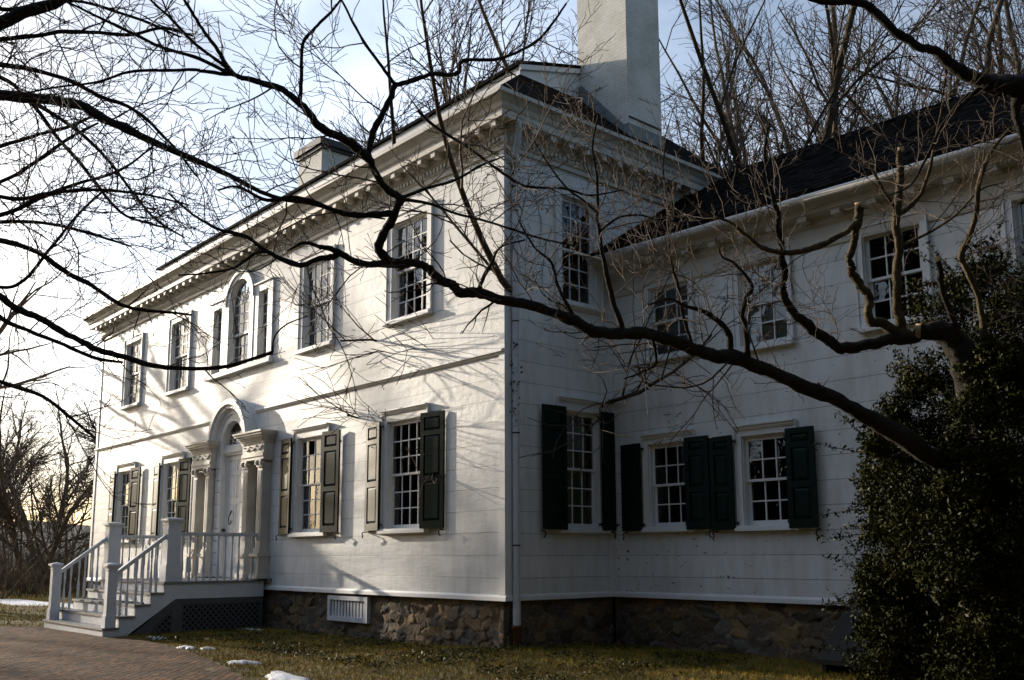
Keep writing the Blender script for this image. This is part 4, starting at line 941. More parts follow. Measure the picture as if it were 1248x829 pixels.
LIMBS = [
 (M1, 9.9, 7.6),
 ([(447, 191, 7.8), (453, 160, 8.5), (468, 137, 7.5), (481, 105, 8.0)], 8.2, 8.15),
 ([(481, 105, 6.5), (505, 97, 6.0), (527, 91, 5.5), (558, 89, 5.5), (561, 77, 5.0), (574, 72, 4.5), (608, 72, 4.0), (649, 54, 3.5), (672, 30, 3.0), (690, 4, 2.5)], 8.15, 8.6),
 ([(481, 105, 5.0), (462, 77, 4.0), (443, 50, 3.5), (425, 18, 3.0), (410, -10, 2.5)], 8.15, 7.8),
 ([(368, 129, 5.0), (367, 105, 5.0), (370, 54, 4.5), (381, 37, 4.0), (400, 18, 3.5), (418, -3, 3.0)], 8.0, 7.8),
 ([(486, 322, 10.1), (460, 322, 8.6), (438, 321, 7.8), (413, 308, 8.0), (392, 301, 5.0), (371, 296, 4.0), (350, 306, 2.5)], 8.5, 8.2),
 ([(413, 309, 8.0), (390, 316, 7.0), (360, 323, 6.0), (325, 306, 5.0), (297, 288, 4.5), (262, 277, 4.0), (235, 262, 3.0), (205, 235, 2.5)], 8.35, 7.9),
 ([(367, 319, 4.5), (340, 313, 4.0), (315, 308, 3.5), (285, 326, 3.0), (250, 333, 2.5), (217, 335, 2.0)], 8.3, 8.0),
 ([(287, 92, 5.0), (250, 87, 4.5), (235, 85, 4.0), (186, 86, 4.0), (150, 90, 3.5), (120, 100, 3.0), (60, 108, 2.5), (0, 120, 2.0)], 7.95, 7.7),
 ([(284, 92, 5.0), (236, 70, 4.5), (200, 58, 4.0), (169, 44, 4.0), (130, 26, 3.5), (78, 0, 3.0)], 7.95, 7.6),
 ([(284, 91, 5.0), (262, 72, 4.0), (236, 51, 4.0), (210, 25, 3.5), (182, -2, 3.0)], 7.95, 7.7),
 ([(490, 243, 5.0), (520, 248, 4.0), (560, 262, 3.5), (600, 272, 3.0), (650, 288, 2.5), (700, 300, 2.0)], 8.4, 8.7),
 ([(490, 240, 5.0), (520, 230, 4.0), (555, 219, 3.5), (590, 200, 3.0), (615, 190, 2.0)], 8.4, 8.6),
 ([(510, 135, 4.0), (530, 154, 4.0), (574, 183, 3.8), (614, 212, 3.5), (640, 227, 3.2), (687, 230, 3.0), (720, 238, 2.5), (760, 232, 2.0)], 8.2, 8.9),
 ([(470, 255, 8.0), (430, 262, 7.0), (400, 253, 6.0), (362, 242, 5.5), (325, 243, 4.5), (290, 228, 3.5), (265, 232, 2.5)], 8.4, 8.2),
 ([(1122, 404, 17.2), (1113, 411, 15.6), (1087, 414, 14.8), (1055, 421, 14.8), (1030, 424, 14.0), (1010, 416, 14.0), (990, 402, 13.3), (972, 385, 11.7), (957, 365, 11.7), (955, 345, 10.1), (952, 320, 10.1), (951, 300, 9.4), (950, 280, 8.6), (947, 258, 7.8), (942, 240, 7.0), (936, 215, 5.0), (932, 185, 4.0), (938, 150, 3.0)], 9.85, 9.4),
 ([(1110, 404, 14.0), (1080, 398, 13.3), (1060, 389, 12.5), (1058, 374, 11.7), (1057, 357, 10.9), (1047, 345, 11.7), (1037, 333, 10.9), (1034, 318, 10.1), (1040, 300, 10.9), (1043, 280, 10.9), (1046, 262, 11.7), (1048, 249, 11.7)], 9.85, 9.6),
 ([(1044, 268, 8.6), (1033, 279, 7.8), (1008, 296, 7.8), (985, 304, 9.0), (957, 309, 8.0), (930, 302, 7.0), (910, 286, 5.5), (888, 270, 4.0), (862, 262, 3.0), (835, 240, 2.5)], 9.6, 9.3),
 ([(1098, 402, 13.3), (1095, 380, 11.7), (1094, 340, 10.9), (1093, 300, 10.1), (1092, 270, 10.1), (1094, 240, 9.4), (1097, 205, 8.6), (1098, 182, 7.8)], 9.85, 9.75),
 ([(1093, 262, 7.0), (1108, 252, 6.5), (1120, 240, 6.0), (1131, 215, 5.0), (1138, 180, 4.0), (1143, 158, 3.0), (1150, 120, 2.5)], 9.8, 9.6),
 ([(1093, 262, 6.0), (1085, 246, 5.0), (1075, 228, 4.5), (1062, 205, 4.0), (1045, 190, 3.0)], 9.8, 9.6),
 ([(1096, 300, 5.0), (1130, 285, 4.0), (1165, 262, 3.5), (1195, 232, 3.0), (1225, 222, 2.0)], 9.8, 9.6),
 ([(758, 402, 7.8), (748, 368, 8.0), (739, 335, 7.0), (730, 285, 5.0), (728, 260, 4.5), (728, 218, 4.0), (722, 180, 3.0), (730, 140, 2.5)], 8.95, 8.9),
 ([(728, 262, 4.0), (710, 244, 3.5), (690, 228, 3.0), (668, 200, 2.5), (650, 170, 2.0)], 8.9, 8.8),
 ([(730, 285, 4.0), (750, 268, 3.5), (775, 262, 3.0), (800, 268, 2.5)], 8.9, 9.0),
 ([(893, 430, 8.6), (888, 410, 9.0), (883, 397, 8.0), (864, 384, 7.0), (838, 374, 5.0), (815, 365, 3.5), (790, 372, 2.5)], 9.2, 9.0),
 ([(912, 430, 9.0), (908, 400, 7.0), (906, 388, 6.5), (907, 367, 6.0), (917, 350, 6.0), (910, 338, 5.0), (896, 322, 4.0), (880, 312, 3.0), (872, 290, 2.5)], 9.2, 9.1),
 ([(846, 426, 6.0), (835, 395, 5.0), (826, 350, 4.0), (815, 300, 3.5), (820, 255, 3.0), (808, 210, 2.5), (812, 170, 2.0)], 9.15, 9.1),
 ([(700, 392, 6.0), (680, 350, 4.5), (672, 320, 4.0), (650, 300, 3.0), (632, 268, 2.5)], 8.85, 8.6),
 ([(580, 356, 6.0), (592, 335, 5.0), (600, 318, 4.0), (612, 300, 3.0), (640, 292, 2.5)], 8.7, 8.6),
 ([(790, 408, 5.0), (800, 440, 4.0), (780, 455, 3.0), (760, 462, 2.0)], 9.1, 9.0),
 ([(1260, 108, 30.0), (1248, 104, 28.0), (1214, 102, 26.0), (1189, 97, 18.7), (1161, 79, 15.6), (1142, 64, 14.0), (1117, 55, 12.5), (1092, 38, 11.7), (1067, 16, 12.5), (1048, 5, 10.1), (1001, 0, 8.6), (960, -12, 9.0), (900, -25, 7.0)], 8.6, 8.2),
 ([(1248, 112, 20.0), (1238, 135, 12.0), (1245, 160, 9.0), (1250, 200, 7.0)], 8.6, 8.6),
 ([(1200, 98, 8.0), (1180, 120, 6.0), (1150, 150, 5.0), (1130, 190, 4.0), (1110, 225, 3.0), (1080, 240, 2.0)], 8.6, 8.9),
 ([(1175, 470, 14.0), (1200, 440, 14.0), (1196, 380, 7.8), (1180, 330, 8.0), (1172, 310, 8.0), (1188, 270, 7.0), (1192, 230, 6.0), (1205, 190, 5.0), (1228, 160, 4.0)], 9.85, 9.5),
 ([(1215, 500, 20.0), (1270, 430, 30.0), (1320, 330, 32.0), (1325, 220, 32.0), (1300, 140, 32.0), (1262, 108, 31.0)], 9.9, 8.6),
 ([(1168, 410, 8.6), (1150, 355, 9.0), (1143, 315, 8.0)], 9.8, 9.6),
]
main = []; tw = []
for k, (sp_, d0, d1) in enumerate(LIMBS):
    w0 = sp_[0][2]
    if k and k not in (31, 36): sp_, d0 = snap(sp_, d0, main)
    pts, rad = limb(sp_, d0, d1, .016, rg, 6)
    rad = rad*(.88 if (k < 1 or k > 14) else 1); main.append((pts, rad, 14 if w0 > 9 else (8 if w0 > 6 else 5)))
    if k == 0: twigs_on(tw, rg, pts, rad, MAG, .20, .9, .22, .62, upb=.3, rcap=.010); twigs_on(tw, rg, pts, rad, MAG, .18, .9, .62, 1, upb=.15, rcap=.009)
    elif k in (16, 36): continue
    else: twigs_on(tw, rg, pts, rad, MAG, .19 if k not in (30, 31) else .22, 1.25 if w0 < 9 else .95, .12, 1.0, rcap=.0062)
tubes('limb', [q for k, q in enumerate(main) if not (15 < k < 22 or k == 34)], 'bark_dark', mag); tubes('limb', [q for k, q in enumerate(main) if 15 < k < 22 or k == 34], 'bark_sunlit', mag)['label'] = 'upright pruned limbs in lighter bark painted as sunlit'  # second set: lighter bark colour imitates sun on the upright limbs
o = tubes('twigs', tw, 'twig_brown', mag)
# pruned stubs show pale sawn wood
for px_, py_, d_, rad_, dr in ((1048, 249, 9.6, .049, (.1, -.35, .9)), (1098, 182, 9.75, .032, (0, -.2, 1)), (1143, 315, 9.6, .034, (-.2, -.3, .9)), (1119, 404, 9.84, .083, (-.9, -.35, .1))):
    c = at(px_, py_, d_); d = unit(np.array(dr)); tubes('sawn_stub', [(np.array([c-d*.03, c+d*.022, c+d*.026]), np.array([rad_*.98, rad_*.96, rad_*.02]), 12)], 'cut_wood', mag)

# --- the tree on the left whose boughs hang into the picture
rg = np.random.default_rng(5)
LB = at(-240, 640, 9.4)
lt = thing('overhanging_tree', 'bare tree on the left with long arching dark boughs over the porch side', 'tree', (float(LB[0]), float(LB[1]), -.14))
tr_ = [np.array([LB[0], LB[1], -.3]), at(-235, 480, 9.4), at(-225, 330, 9.4), at(-215, 200, 9.4), at(-190, 60, 9.4), at(-170, -120, 9.4), at(-160, -350, 9.4)]
tp = spline(np.array([list(p)+[r_] for p, r_ in zip(tr_, (.33, .27, .25, .23, .20, .16, .10))]), 5); tubes('trunk', [(tp[:, :3]+rg.normal(0, .008, tp[:, :3].shape), tp[:, 3], 14)], 'bark_dark', lt)
S = (-215, 150)
LL = [
 ([(-205, 130, 30), (-120, 112, 20), (-50, 116, 15), (0, 120, 13), (40, 119, 12.5), (80, 125, 11.5), (110, 136, 11), (140, 151, 10), (170, 166, 9), (217, 186, 8), (270, 209, 6.5), (310, 231, 5.5), (345, 243, 5), (370, 246, 4.5), (410, 257, 4), (440, 262, 3), (469, 267, 2)], 9.4, 8.6),
 ([(-195, 70, 18), (-100, 70, 9), (0, 80, 6), (40, 85, 5.5), (84, 98, 5), (120, 117, 5), (150, 127, 4.5), (178, 145, 4), (200, 167, 3.5), (217, 185, 3), (240, 215, 2.5)], 9.3, 9.0),
 ([(-205, 100, 14), (-80, 60, 8), (0, 93, 5), (34, 121, 5), (71, 169, 4.5), (101, 203, 4), (145, 257, 3.5), (180, 272, 3), (210, 280, 2.5)], 9.2, 9.5),
 ([(37, 125, 5), (74, 145, 5), (101, 165, 4.5), (135, 199, 4.2), (162, 236, 3.5), (189, 267, 3), (225, 290, 2.5)], 9.2, 9.3),
 ([(-180, -20, 26), (-90, 48, 18), (0, 28, 15), (34, 14, 14), (74, 0, 12), (110, -20, 10)], 9.2, 8.8),
 ([(-190, 40, 14), (-80, 50, 7), (0, 47, 5.5), (44, 44, 5), (78, 39, 5), (120, 40, 4.5), (162, 42, 4), (199, 34, 3.5), (235, 44, 2.5)], 9.2, 8.6),
 ([(-215, 250, 22), (-110, 262, 10), (-40, 282, 7.5), (0, 293, 7), (31, 301, 6.5), (56, 315, 6), (80, 331, 6), (105, 345, 5.5), (133, 363, 5), (157, 375, 4.5), (196, 380, 4), (234, 384, 2.5)], 9.4, 9.7),
 ([(-218, 290, 24), (-120, 310, 12), (-50, 335, 9), (0, 361, 8.5), (21, 377, 8), (49, 389, 8), (77, 406, 7.5), (105, 420, 7.5), (133, 431, 7), (168, 441, 6.5), (196, 447, 6), (231, 450, 5.5), (266, 448, 5), (297, 441, 4.5), (332, 429, 4)], 9.4, 9.2),
 ([(332, 429, 3), (335, 410, 2.5), (350, 395, 2), (375, 385, 1.5)], 9.2, 9.2),
 ([(-60, 345, 8), (0, 387, 6), (35, 403, 5.5), (70, 417, 5), (115, 436, 4.5), (150, 441, 3.5)], 9.4, 9.5),
 ([(-222, 360, 16), (-120, 420, 8), (-50, 446, 6), (0, 466, 5), (52, 483, 4.5), (87, 511, 4), (115, 532, 2.5)], 9.4, 9.8),
 ([(-205, 180, 14), (-90, 205, 8), (0, 178, 5), (40, 165, 4.5), (80, 156, 4), (120, 138, 3)], 9.6, 9.9),
 ([(-210, 215, 14), (-90, 245, 8), (0, 222, 5), (45, 195, 4.5), (85, 168, 4), (120, 150, 2.5)], 9.5, 9.8),
 ([(-212, 240, 14), (-80, 265, 8), (0, 262, 5.5), (50, 240, 5), (100, 222, 4), (150, 205, 3), (190, 175, 2)], 9.2, 8.8),
 ([(-200, 160, 12), (-90, 190, 7), (0, 240, 5), (60, 236, 4.5), (110, 231, 4), (170, 236, 3), (230, 250, 2)], 9.0, 8.7),
 ([(-205, 230, 12), (-90, 275, 7), (0, 270, 5), (50, 272, 4), (110, 285, 3.5), (160, 300, 2.5)], 9.6, 10.2),
 ([(-60, 320, 6), (0, 350, 5), (30, 340, 4.5), (60, 305, 4), (95, 262, 3.5), (130, 230, 2.5)], 9.5, 9.9),
 ([(-195, 60, 12), (-60, 10, 7), (20, 12, 5), (90, 2, 4), (160, 20, 3.5), (220, 45, 2.5)], 9.2, 8.7),
]
main = []; tw = []
for k, (sp_, d0, d1) in enumerate(LL):
    w0 = sp_[0][2]
    if k in (3, 8, 9, 16): sp_, d0 = snap(sp_, d0, main)
    pts, rad = limb(sp_, d0, d1, .010, rg); main.append((pts, rad, 9 if w0 > 9 else 5))
    if k != 8: twigs_on(tw, rg, pts, rad, LEFT, .34 if k == 7 else .135, .55 if k in (6, 7) else 1.0, .22, 1.0, upb=.08, rcap=.0075)
tubes('bough', main, 'bark_dark', lt); tubes('twigs', tw, 'twig_brown', lt)

# --- bare trees behind the house, to the left and upwind of the sun
def bare_tree(seed, H, stems, spread, r0, fine, levels=3, nb=20, low=None, lr=.5):
    rg = np.random.default_rng(seed); tk = []; tw = []
    cfg = dict(levels=levels, seg=[.55, .4, .28], curl=.012, up=[.03, .03, .02], wig=[.10, .13, .17], tip=.3, rmin=.007, kids=[12*fine, 8, 0], ref=[4.0, 1.8, 1], ang=[32, 34, 34], ratio=[.50, .56, .5], rr=.58, **{'from': [.12, .12, .2]})
    for s_ in range(stems):
        az = 2*math.pi*s_/stems+rg.normal(0, .4); tilt = 0 if stems == 1 else R(spread)*(.35+.8*rg.random())
        d = np.array([math.cos(az)*math.sin(tilt), math.sin(az)*math.sin(tilt), math.cos(tilt)]); p = np.array([.25*math.cos(az), .25*math.sin(az), 0]) if stems > 1 else np.zeros(3)
        n = 24; L = H*(.75+.3*rg.random()); pts = [p-d*.3]; ds = []
        for i in range(n):
            d = unit(d+rg.normal(0, .075, 3)+np.array([0, 0, .025])); pts.append(pts[-1]+d*L/n); ds.append(d)
        pts = np.array(pts); rad = np.maximum(r0*np.linspace(1, .02, n+1)**.85, .008); tk.append((pts, rad, 8))
        lo = low or (.22 if stems == 1 else .18)
        k = int(nb/max(1, stems**.5))
        for q in range(k):
            t = lo+(1-lo)*(q+rg.random())/k; i = min(n-1, int(t*n)); ax = ds[i]; e = unit(np.cross(ax, rg.normal(0, 1, 3))); an = R(rg.uniform(28, 58))
            grow(tw, rg, pts[i]+(pts[i+1]-pts[i])*(t*n-i), unit(ax*math.cos(an)+e*math.sin(an)), H*.30*(1.15-.75*t)*(.6+.7*rg.random()), rad[i]*lr, 0, cfg)
    return tk, tw
PROT = {}
def tube_mesh(name, lines):
    return np_mesh(name, *tube_np(lines))
def mkproto(key, *a):
    tk, tw = bare_tree(*a)
    t = tube_mesh('trunk', tk); c = tube_mesh('crown', tw)
    for me, m_ in ((t, 'bark_grey'), (c, 'twig_far')): me.materials.append(MATS[m_]); me.polygons.foreach_set('use_smooth', [True]*len(me.polygons))
    PROT[key] = (t, c)
mkproto('multi', 101, 19, 8, 36, .15, .85, 3, 18); mkproto('multi_b', 102, 18, 7, 44, .145, .85, 3, 18); mkproto('single', 103, 18, 1, 0, .26, 1.2, 3, 26); mkproto('single_b', 104, 15, 2, 16, .2, 1.2, 3, 24); mkproto('small', 105, 6.5, 5, 26, .07, .7)
mkproto('tall', 108, 18, 1, 0, .26, .28, 2, 12, .34, .74); mkproto('tall_b', 109, 17, 1, 0, .25, .28, 2, 11, .36, .76); mkproto('open', 106, 17, 5, 30, .30, .3, 2, 14); mkproto('open_b', 107, 16, 7, 36, .26, .3, 2, 14)
def put_tree(key, x, y, rz, sc, label, group, name='bare_tree'):
    t = thing(name, label, 'tree', (x, y, float(gz(x, y))), group); t.rotation_euler = (0, 0, rz); t.scale = (sc, sc, sc)
    for nm, me in zip(('trunk', 'crown'), PROT[key]):
        o = bpy.data.objects.new(nm, me); COL.objects.link(o); o.parent = t
    return t
BACK = 'bare trees rising behind the house'
def behind(px_, d_): q = at(px_, 400, d_); return float(q[0]), float(q[1])
for k, (key, px_, d_, rz, sc, lab) in enumerate([
    ('multi', 1115, 25, .3, 1.05, 'bare many stemmed tree fanning up over the wing roof left of the thick dark limb'),
    ('multi_b', 1000, 26, 1.9, 1.1, 'bare spreading tree behind the middle of the dark wing roof'),
    ('multi_b', 862, 24.5, 4.0, 1.0, 'bare tree with several upright stems in the gap right of the tall chimney'),
    ('single', 930, 34, .9, 1.3, 'distant bare tree showing above the wing roof near the roof valley'),
    ('multi', 1240, 25, 2.4, 1.15, 'bare many stemmed tree above the wing roof at the right edge'),
    ('single_b', 1180, 35, 5.1, 1.45, 'bare tree with two trunks behind the right part of the wing roof'),
    ('single_b', 820, 38, 2.2, 1.4, 'bare tree close beside the right edge of the tall chimney'),
    ('multi', 950, 27, 2.9, 1.25, 'bare leaning tree just left of the fan of stems over the wing roof'),
    ('multi_b', 1175, 28, 4.4, 1.3, 'bare tall tree directly above the thick dark limb at the top right'),
    ('multi', 1290, 30, 1.2, 1.3, 'bare tree half outside the right edge of the photo'),
    ('single_b', 665, 34, .2, 1.45, 'bare tree just left of the tall white chimney'),
    ('single', 600, 38, 2.2, 1.45, 'bare tree behind the near roof corner'),
    ('single', 505, 42, 4.2, 1.5, 'bare tree behind the roof between the two chimneys'),
    ('single_b', 440, 46, 1.2, 1.6, 'bare tree just right of the far chimney'),
    ('single', 350, 48, 5.5, 1.35, 'bare tree just left of the far chimney'),
    ('single_b', 285, 56, 2.9, 1.35, 'bare tree above the far end of the roof'),
    ('multi_b', 745, 42, .8, 1.5, 'bare tree hidden in part behind the tall chimney')]):
    x, y = behind(px_, d_); put_tree(key, x, y, rz, sc, lab, BACK)
LG = 'bare trees beyond the lawn on the left'
for key, px_, d_, rz, sc, lab in [
    ('single_b', 60, 44, .5, .72, 'bare tree with forking trunk on the lawn edge left of the house'),
    ('single', 15, 58, 1.5, .78, 'bare tree at the left edge beyond the snowy lawn'),
    ('multi_b', 92, 58, 2.5, .62, 'bare bushy tree touching the left end of the house'),
    ('single', 150, 75, 3.5, 1.2, 'tall pale bare tree far behind the left end of the house'),
    ('single_b', 75, 80, 4.5, 1.25, 'tall pale bare tree far off under the arching boughs'),
    ('single', 0, 85, 5.5, 1.2, 'tall far tree in the bright sky at the left edge'),
    ('single', 215, 80, .8, 1.25, 'far bare tree showing over the roof at its far end'),
    ('multi_b', 38, 50, .2, .5, 'low many stemmed tree between the two left hand trees'),
    ('small', 100, 40, 1.0, .8, 'small bare tree beside the left corner of the house'),
    ('small', 25, 38, 3.0, .7, 'small bare tree rising from the brush at the left')]:
    x, y = behind(px_, d_); put_tree(key, x, y, rz, sc, lab, LG)
# trees on the sunny side, just out of the picture: their boughs throw the streaks on the front
for k, (key, x, y, rz, sc) in enumerate([('tall', -26, -5.6, 1, .8), ('tall_b', -34, -5.6, 2.6, 1.0), ('tall_b', -46, -7.8, .4, 1.2), ('tall', -58, -11.5, 4, 1.2)]):
    put_tree(key, x, y, rz, sc, 'bare tree on the lawn to the left of the house', 'bare trees on the sunny side')

for k, (key, x, y, rz, sc) in enumerate([('multi', -15, -30, 1, .9), ('multi_b', -24, -31, 2, .9), ('multi', -33, -27, 3, 1), ('multi_b', -7, -33, 5, 1)]):
    put_tree(key, x, y, rz, sc, 'bare tree across the lawn facing the porch', 'bare trees across the lawn')
# --- evergreens added unseen, right and behind camera, to block sky light; mirrored in panes
def leaf_cards(rg, C, size, flat=.0, elong=1.6, nrm=None):
    n = len(C); a = rg.normal(0, 1, (n, 3)); 
    if flat: a[:, 2] *= (1-flat)
    a /= np.linalg.norm(a, axis=1, keepdims=True); b = np.cross(a, rg.normal(0, 1, (n, 3)))
    if flat: b[:, 2] *= (1-flat)
    b /= np.linalg.norm(b, axis=1, keepdims=True)+1e-9
    s = size*(.6+.8*rg.random(n))[:, None]; a = a*s*elong; b = b*s*.5
    m_ = C+a*.15+np.cross(a, b)/(s+1e-6)*.25
    V = np.stack([C-a, m_+b, C+a, m_-b], 1).reshape(-1, 3); F = np.arange(4*n).reshape(-1, 4); return V, F
def evergreen(seed, H, Rr):
    rg = np.random.default_rng(seed); n = 9000; z = H*(.05+.95*rg.random(n)**1.15); rr = Rr*(1-(z/H))**.8*(.45+.6*rg.random(n)**.4); a = rg.random(n)*2*math.pi
    rr *= 1+.25*np.sin(a*5+z*1.7)
    return leaf_cards(rg, np.stack([rr*np.cos(a), rr*np.sin(a), z], 1), .42)
V, F = evergreen(9, 14, 3.6); em = np_mesh('crown', V, F); em.materials.append(MATS['evergreen_leaf'])
et = tube_mesh('trunk', [(np.array([[0, 0, -.3], [0, 0, 5], [0, 0, 12.5]]), np.array([.3, .22, .05]), 8)]); et.materials.append(MATS['bark_dark'])
for x, y, s_ in ((22, 1, 1.1), (25, -7, 1.2), (20, 8.5, .9), (23, -15, 1.1), (17, -22, 1.15), (8, -27, 1.1), (29, 6, 1.3), (30, -12, 1.3), (-1, -31, 1.0), (-11, -36, 1.1), (-20, -34, .8), (13, -20, .9), (18, -9, .85), (19, -3, .95), (4, -29, 1.2), (-30, -33, .8), (-13, -23, .34), (-19, -25, .38), (-8, -25, .9), (-26, -25.5, .9), (-34, -27, 1.0), (-42, -28, 1.1)):
    t = thing('sky_block_evergreen', 'unseen dark evergreen added across the lawn to block sky light', 'tree', (x, y, -.13), 'evergreens added to block sky light'); t.scale = (s_*1.25, s_*1.25, s_*(.95 if x > 16 and y > -14 else 1.45)); t.rotation_euler = (0, 0, x)
    for nm, me in (('trunk', et), ('crown', em)): o = bpy.data.objects.new(nm, me); COL.objects.link(o); o.parent = t

# ------------------------------------------------------------------ evergreen bush at the right
rg = np.random.default_rng(31)
bb = at(1190, 800, 10.6)
bush = thing('evergreen_bush', 'big dark glossy leaved evergreen bush against the wing at the right edge', 'bush', (float(bb[0]), float(bb[1]), -.12))
# clumps inside an irregular outline, leaves thick on the outside of every clump
CL = []
outl = [(1064, 770, .24), (1072, 810, .30), (1062, 700, .22), (1060, 735, .2), (1080, 745, .40), (1075, 650, .33), (1072, 590, .30), (1068, 545, .24), (1085, 700, .42), (1092, 800, .55), (1100, 740, .55), (1090, 680, .5), (1086, 620, .45), (1083, 560, .42), (1090, 520, .36), (1110, 470, .32), (1130, 455, .30), (1150, 380, .36), (1172, 345, .34), (1200, 322, .28), (1215, 350, .4), (1140, 700, .7), (1150, 620, .7), (1150, 540, .55), (1165, 800, .75), (1200, 720, .8), (1205, 620, .8), (1205, 520, .7), (1205, 440, .6), (1240, 380, .5), (1250, 460, .7), (1260, 560, .85), (1270, 680, .9), (1260, 800, .9), (1310, 600, .9), (1310, 480, .8), (1310, 740, .9), (1300, 380, .6), (1120, 600, .5), (1125, 780, .6)]
LC = []
for x, y, r_ in outl:
    c = at(x, y, 10.7+rg.normal(0, .35))
    for q in range(18):
        u = unit(rg.normal(0, 1, 3)); CL.append((c+u*r_*rg.uniform(.25, .85), r_*rg.uniform(.24, .42)))
for c, r_ in CL:
    n = int(150*(r_/.2)**1.5); n = min(int(n*1.6), 420); u = rg.normal(0, 1, (n, 3)); u /= np.linalg.norm(u, axis=1, keepdims=True)
    LC.append(c+u*(r_*(.35+.75*rg.random(n)**.6))[:, None]*np.array([1, 1, .9]))
for x, y, r_ in [(1180, 560, .34), (1225, 560, .42), (1240, 640, .5), (1190, 650, .45), (1225, 720, .5), (1190, 740, .5), (1240, 800, .5), (1180, 820, .5), (1160, 590, .3), (1255, 480, .4), (1235, 500, .28), (1150, 690, .4), (1280, 560, .5), (1230, 440, .3), (1175, 500, .22), (1195, 470, .2), (1215, 455, .22), (1165, 530, .2), (1190, 500, .25), (1205, 430, .18), (1180, 450, .15)]:
    c = at(x, y, 9.45+rg.normal(0, .08))
    for q in range(16):
        u = unit(rg.normal(0, 1, 3)); cc = c+u*r_*rg.uniform(.2, .8); r2 = r_*rg.uniform(.26, .42); n = min(240, int(150*(r2/.15)**1.5)); v_ = rg.normal(0, 1, (n, 3)); v_ /= np.linalg.norm(v_, axis=1, keepdims=True)
        LC.append(cc+v_*(r2*(.35+.75*rg.random(n)**.6))[:, None])
LC = np.concatenate(LC); LC = LC[LC[:, 2] > -.08]
SH = []
for q in range(150):
    x, y, r_ = outl[rg.integers(len(outl))]; c = at(x, y, 10.6); d = unit(rg.normal(0, 1, 3)+np.array([-.2, -.2, .7])); L = r_+rg.uniform(.12, .42); n = 9
    pts_ = [c+d*r_*.6+(d*(L-r_*.6)+np.array([0, 0, -.05]))*k/n+rg.normal(0, .006, 3) for k in range(n+1)]; SH.append((np.array(pts_), np.linspace(.006, .002, n+1), 3))
    for p_ in pts_[2:]: LC = np.vstack([LC, p_+rg.normal(0, .022, (5, 3))])
V, F = leaf_cards(rg, LC, .020, 0, 1.3); link('foliage', np_mesh('foliage', V, F), 'holly_leaf', bush)
st = []
for q in range(46):
    x, y, r_ = outl[rg.integers(len(outl))]; p = np.array([bush.location.x+rg.normal(0, .35), bush.location.y+rg.normal(0, .25), -.2]); e = at(x, y, 10.7); m_ = (p+e)/2+rg.normal(0, .12, 3)
    S_ = spline([p, m_, e], 6); st.append((S_, np.linspace(.02, .006, len(S_)), 5))
tubes('stem', st+SH, 'bark_dark', bush)

# ------------------------------------------------------------------ ground cover
rg = np.random.default_rng(77)
def scatter(n, x0, x1, y0, y1, keep=None):
    x = rg.uniform(x0, x1, n); y = rg.uniform(y0, y1, n)
    if keep is not None: k = keep(x, y); x, y = x[k], y[k]
    return x, y
ex = np.array([e[0] for e in edge]); ey = np.array([e[1] for e in edge])
def lawn(x, y):
    e = np.interp(x, ex, ey); inh = (x < .06) & (y > -.0); inw = (y > DW) & (x >= 0); inp = (x > PX0-.1) & (x < PX1+.05) & (y > -3.55)
    return (y > e+.03+.05*np.sin(x*9)) & ~inh & ~inw & ~inp
def blades(name, x, y, h, w, mat):
    n = len(x); z = gz(x, y); a = rg.uniform(0, 2*math.pi, n); H = h*(.5+rg.random(n)); lean = rg.normal(0, .55, (n, 2))*H[:, None]
    dx, dy = np.cos(a)*w, np.sin(a)*w
    V = np.stack([np.stack([x-dx, y-dy, z-.01], 1), np.stack([x+dx, y+dy, z-.01], 1), np.stack([x+lean[:, 0], y+lean[:, 1], z+H], 1)], 1).reshape(-1, 3)
    return link(name, np_mesh(name, V, np.arange(3*n).reshape(-1, 3)), mat)
x, y = scatter(150000, -9, 9, -6.5, 2.5, lawn); tag(blades('grass', x, y, .045, .005, 'grass_blade'), 'short brownish winter grass', None, None, 'stuff')
x, y = scatter(60000, -60, -11.7, -5.5, 8, lambda x, y: (y > np.interp(x, ex, ey)+.05)); tag(blades('grass', x, y, .06, .012, 'grass_blade'), 'winter grass left of the house', None, None, 'stuff')
def patchy(x, y): return (np.sin(x*2.1+1.3)+np.sin(y*3.7+x)+np.sin(x*5.3-y*2.2)) > .1
x, y = scatter(42000, -7.9, 3.2, -3.9, 2.45, lambda x, y: lawn(x, y) & (patchy(x, y)) & (y > -2.6-.10*np.abs(x+2)))
V, F = leaf_cards(rg, np.stack([x, y, gz(x, y)+.015+.06*rg.random(len(x))], 1), .020, .55, 1.2)
tag(link('ground_ivy', np_mesh('ground_ivy', V, F), 'ivy_leaf'), 'low dark ivy along the stone base', None, None, 'stuff')
x, y = scatter(7000, -9, 8, -6, 2.4, lawn); V, F = leaf_cards(rg, np.stack([x, y, gz(x, y)+.012+.025*rg.random(len(x))], 1), .024, .7, 1.1)
tag(link('fallen_leaves', np_mesh('fallen_leaves', V, F), 'dry_leaf'), 'dry brown leaves scattered on the lawn', None, None, 'stuff')
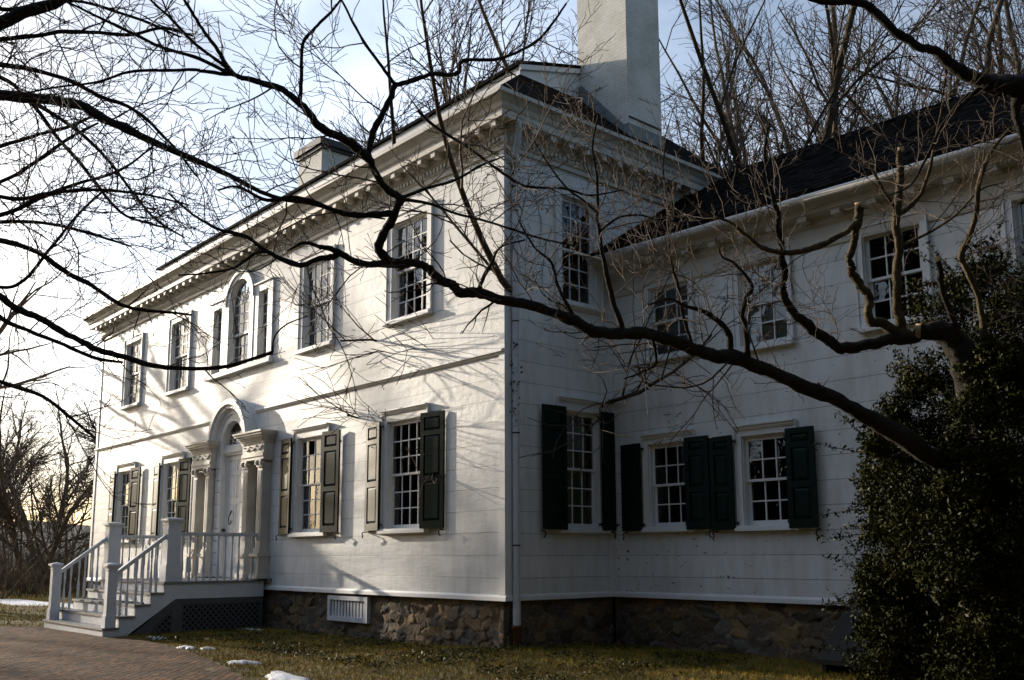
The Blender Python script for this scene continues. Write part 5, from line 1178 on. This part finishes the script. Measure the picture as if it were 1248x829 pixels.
# brush at the left edge of the lawn
out = []; cfgb = dict(levels=3, seg=[.3, .25, .2], up=[.05, .03, .02], wig=[.15, .2, .22], tip=.3, rmin=.006, kids=[7, 4, 0], ref=[2, 1, 1], ang=[35, 40, 40], ratio=[.45, .5, .5], rr=.6, **{'from': [.1, .1, .2]})
for q in range(520):
    d_ = rg.uniform(38, 62); px_ = rg.uniform(-40, 135); b_ = at(px_, 400, d_); b_ = np.array([b_[0], b_[1], -.2])
    grow(out, rg, b_, unit(np.array([rg.normal(0, .3), rg.normal(0, .3), 1])), rg.uniform(.8, 2.3), rg.uniform(.012, .026), 0, cfgb)
tag(tubes('thicket', out, 'soil_brush', None, True), 'dense brown brush beyond the lawn left of the house', None, None, 'stuff')

# snow left lying on the lawn
def snow(cx, cy, ax, ay, rz, lab, hgt=.035, seed=0):
    rs = random.Random(seed); K, J = 26, 7; ph = [rs.uniform(0, 6) for _ in range(4)]; vs_ = [(0, 0, hgt*1.0)]; fs = []
    for j in range(1, J+1):
        for k in range(K):
            a = 2*math.pi*k/K; q = j/J; rr_ = 1+.26*math.sin(2*a+ph[0])+.20*math.sin(3*a+ph[1])+.13*math.sin(7*a+ph[2])+.07*math.sin(11*a+ph[3])
            px_, py_ = ax*q*rr_*math.cos(a), ay*q*rr_*math.sin(a); zz = hgt*(1-q**2.2)*(1+.25*math.sin(5*px_/ax+ph[3])*math.cos(4*py_/ay)); 
            if j == J: zz = -.02
            X = px_*math.cos(rz)-py_*math.sin(rz); Y = px_*math.sin(rz)+py_*math.cos(rz); vs_.append((X, Y, zz))
    for k in range(K): fs.append((0, 1+k, 1+(k+1) % K))
    for j in range(1, J):
        for k in range(K): a = 1+(j-1)*K+k; b = 1+(j-1)*K+(k+1) % K; fs.append((a, a+K, b+K, b))
    me = bpy.data.meshes.new('snow_patch'); me.from_pydata(vs_, [], fs); o = link('snow_patch', me, 'snow', None, True); o.location = (cx, cy, float(gz(cx, cy))+.012)
    tag(o, lab, 'snow', 'snow patches on the grass')
snow(.35, -3.98, .62, .26, -.35, 'largest patch of melting snow at the bottom edge of the photo', .05, 1)
snow(-1.75, -3.55, .30, .15, .2, 'snow patch on the grass between the two smaller ones and the largest', .035, 2)
snow(-4.45, -3.22, .20, .10, .1, 'small round snow patch beside the brick path edge', .03, 3)
snow(-4.05, -3.05, .13, .07, .4, 'tiny scrap of snow just right of the small round patch', .025, 4)
snow(-7.15, -2.70, .42, .13, .1, 'long thin snow patch in front of the lattice under the porch', .03, 5)
snow(-7.55, -.55, .40, .10, .2, 'thin strip of snow near the stone base beside the porch lattice', .03, 6)
snow(-24, -.3, 4.5, .9, .1, 'broad sheet of snow on the lawn at the far left', .06, 7)
